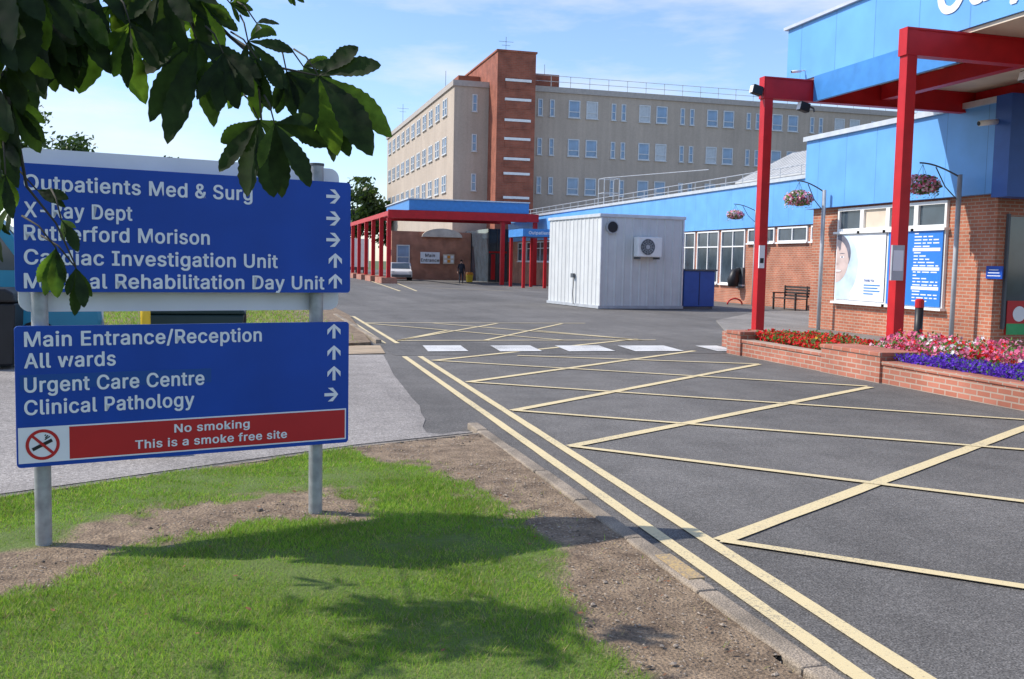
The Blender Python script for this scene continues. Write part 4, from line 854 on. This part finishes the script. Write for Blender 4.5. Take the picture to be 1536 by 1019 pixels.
for px,py,d,ln,dx,dy in LV:
    c=D(px,py,d+random.uniform(-.1,.1)); low=py>240
    palm(c,img(dx,dy,random.uniform(-.2,.2)),-FW+V((random.gauss(0,.3),random.gauss(0,.3),random.gauss(.1,.3))),ln,n=random.choice((3,4)) if low else None,spread=.45 if low else random.uniform(.9,1.4))
    a_=c+img(-.08+random.uniform(-.05,.05),-.09,.05); tw_.tube([c,(c+a_)/2+V((0,0,.015)),a_],[.002,.0025,.003],5)
J=lambda *q:[D(px,py,d) for px,py,d in q]
tw_.tube([V((-3.1,4.2,3.2)),V((-1.9,3.6,3.2))]+J((-150,-150,2.7),(40,-60,2.6),(180,-50,2.65),(270,-25,2.7),(296,58,2.75)),[.06,.045,.03,.02,.011,.007,.004],8)
tw_.tube(J((180,-50,2.65),(290,0,2.75),(345,55,2.8),(385,90,2.75),(392,180,2.65)),[.009,.007,.005,.004,.003],6)
tw_.tube(J((345,55,2.8),(420,102,2.75),(478,114,2.75),(500,165,2.75)),[.005,.004,.003,.002],6)
tw_.tube(J((270,-25,2.7),(345,-15,2.8),(430,-14,2.9)),[.005,.004,.003],6)
tw_.tube(J((-150,-150,2.7),(-40,0,2.4),(0,110,2.4),(25,200,2.45),(40,280,2.5),(84,335,2.5),(114,400,2.5)),[.02,.014,.009,.006,.004,.003,.002],6)
for k in range(16):
    a=random.random()*6.28; e=random.uniform(.1,1.2); q=V((-3.15,4.2,random.uniform(2.8,4.0))); t=V((cos(a)*cos(e),sin(a)*cos(e),sin(e)))*random.uniform(.8,1.5)
    if q.x+t.x>-.24*(q.y+t.y)-.5: t.x=-abs(t.x)
    tw_.tube([q,q+t*.5+ZU*.05,q+t],[.04,.025,.008],6)
for k in range(230):
    v=V((random.gauss(0,1),random.gauss(0,1),random.gauss(0,1))).normalized()*random.uniform(.35,1); c=V((-3.4+v.x*1.6,3.1+v.y*1.2,4.5+v.z*1.0))
    if c.x>-.235*c.y-.35: continue
    palm(c,V((v.x,v.y,-.7)),V((v.x,v.y,1.2)),random.uniform(.17,.24))
for k in range(100):    # bough that shades the near grass
    c=V((random.gauss(-2.05,.42),random.gauss(5.1,.2),random.gauss(3.0,.16)))
    if c.x>-.235*c.y-.3: continue
    palm(c,V((random.gauss(0,.5),random.gauss(0,.5),-.7)),V((0,0,1)),random.uniform(.16,.21))
for k in range(16):
    c=V((random.gauss(-2.0,.25),random.gauss(6.15,.12),random.gauss(2.9,.08)))
    if c.x>-.235*c.y-.25: continue
    palm(c,V((random.gauss(0,.5),random.gauss(0,.5),-.7)),V((0,0,1)),random.uniform(.14,.19))
tw_.tube([V((-3.1,4.2,3.0)),V((-2.7,4.8,3.2)),V((-2.3,5.4,3.1)),V((-2.1,6.1,2.95))],[.03,.018,.01,.005],6)
tw_.build('branches',M['twig'],ht,True); cr_.build('crown',[M['leafA'],M['leafB']],ht,True)
# ------------------------------------------------------------ light and sky
EL=radians(43); sd=V((.93,-.37,0)).normalized()*cos(EL)-ZU*sin(EL)
ld=bpy.data.lights.new('sun','SUN'); ld.energy=5.0; ld.angle=radians(.5); ld.color=(1,.94,.85); lo_=bpy.data.objects.new('sun',ld); C.objects.link(lo_); lo_.rotation_euler=sd.to_track_quat('-Z','Y').to_euler()
w=bpy.data.worlds.new('World'); sc.world=w; w.use_nodes=True; n=w.node_tree; bg=n.nodes['Background']; bg.inputs[1].default_value=.15
sk=node(n,'ShaderNodeTexSky',sky_type='NISHITA'); sk.sun_disc=False; sk.sun_elevation=EL; sk.sun_rotation=math.atan2(-.93,.37)%(2*pi); sk.air_density=1.1; sk.dust_density=.3; sk.ozone_density=1.8
tint=node(n,'ShaderNodeVectorMath',operation='MULTIPLY'); L(n,sk.outputs[0],tint.inputs[0]); tint.inputs[1].default_value=(1.10,1.20,1.46)
tc=node(n,'ShaderNodeTexCoord'); mp=node(n,'ShaderNodeMapping'); mp.inputs['Scale'].default_value=(1.6,1.6,6.5); mp.inputs['Location'].default_value=(.3,.1,0); L(n,tc.outputs['Generated'],mp.inputs[0])
nz=node(n,'ShaderNodeTexNoise'); nz.inputs['Scale'].default_value=1.8; nz.inputs['Detail'].default_value=9; nz.inputs['Roughness'].default_value=.58; L(n,mp.outputs[0],nz.inputs['Vector'])
rp=node(n,'ShaderNodeValToRGB'); rp.color_ramp.elements[0].position=.47; rp.color_ramp.elements[1].position=.70; rp.color_ramp.elements[1].color=(.85,.85,.85,1); L(n,nz.outputs['Fac'],rp.inputs[0])
mx=node(n,'ShaderNodeMix',data_type='RGBA'); L(n,rp.outputs[0],mx.inputs[0]); L(n,tint.outputs[0],mx.inputs[6]); mx.inputs[7].default_value=(6.3,6.5,6.8,1); L(n,mx.outputs[2],bg.inputs[0])
sc.view_settings.view_transform='Standard'; sc.view_settings.look='None'; sc.view_settings.exposure=0
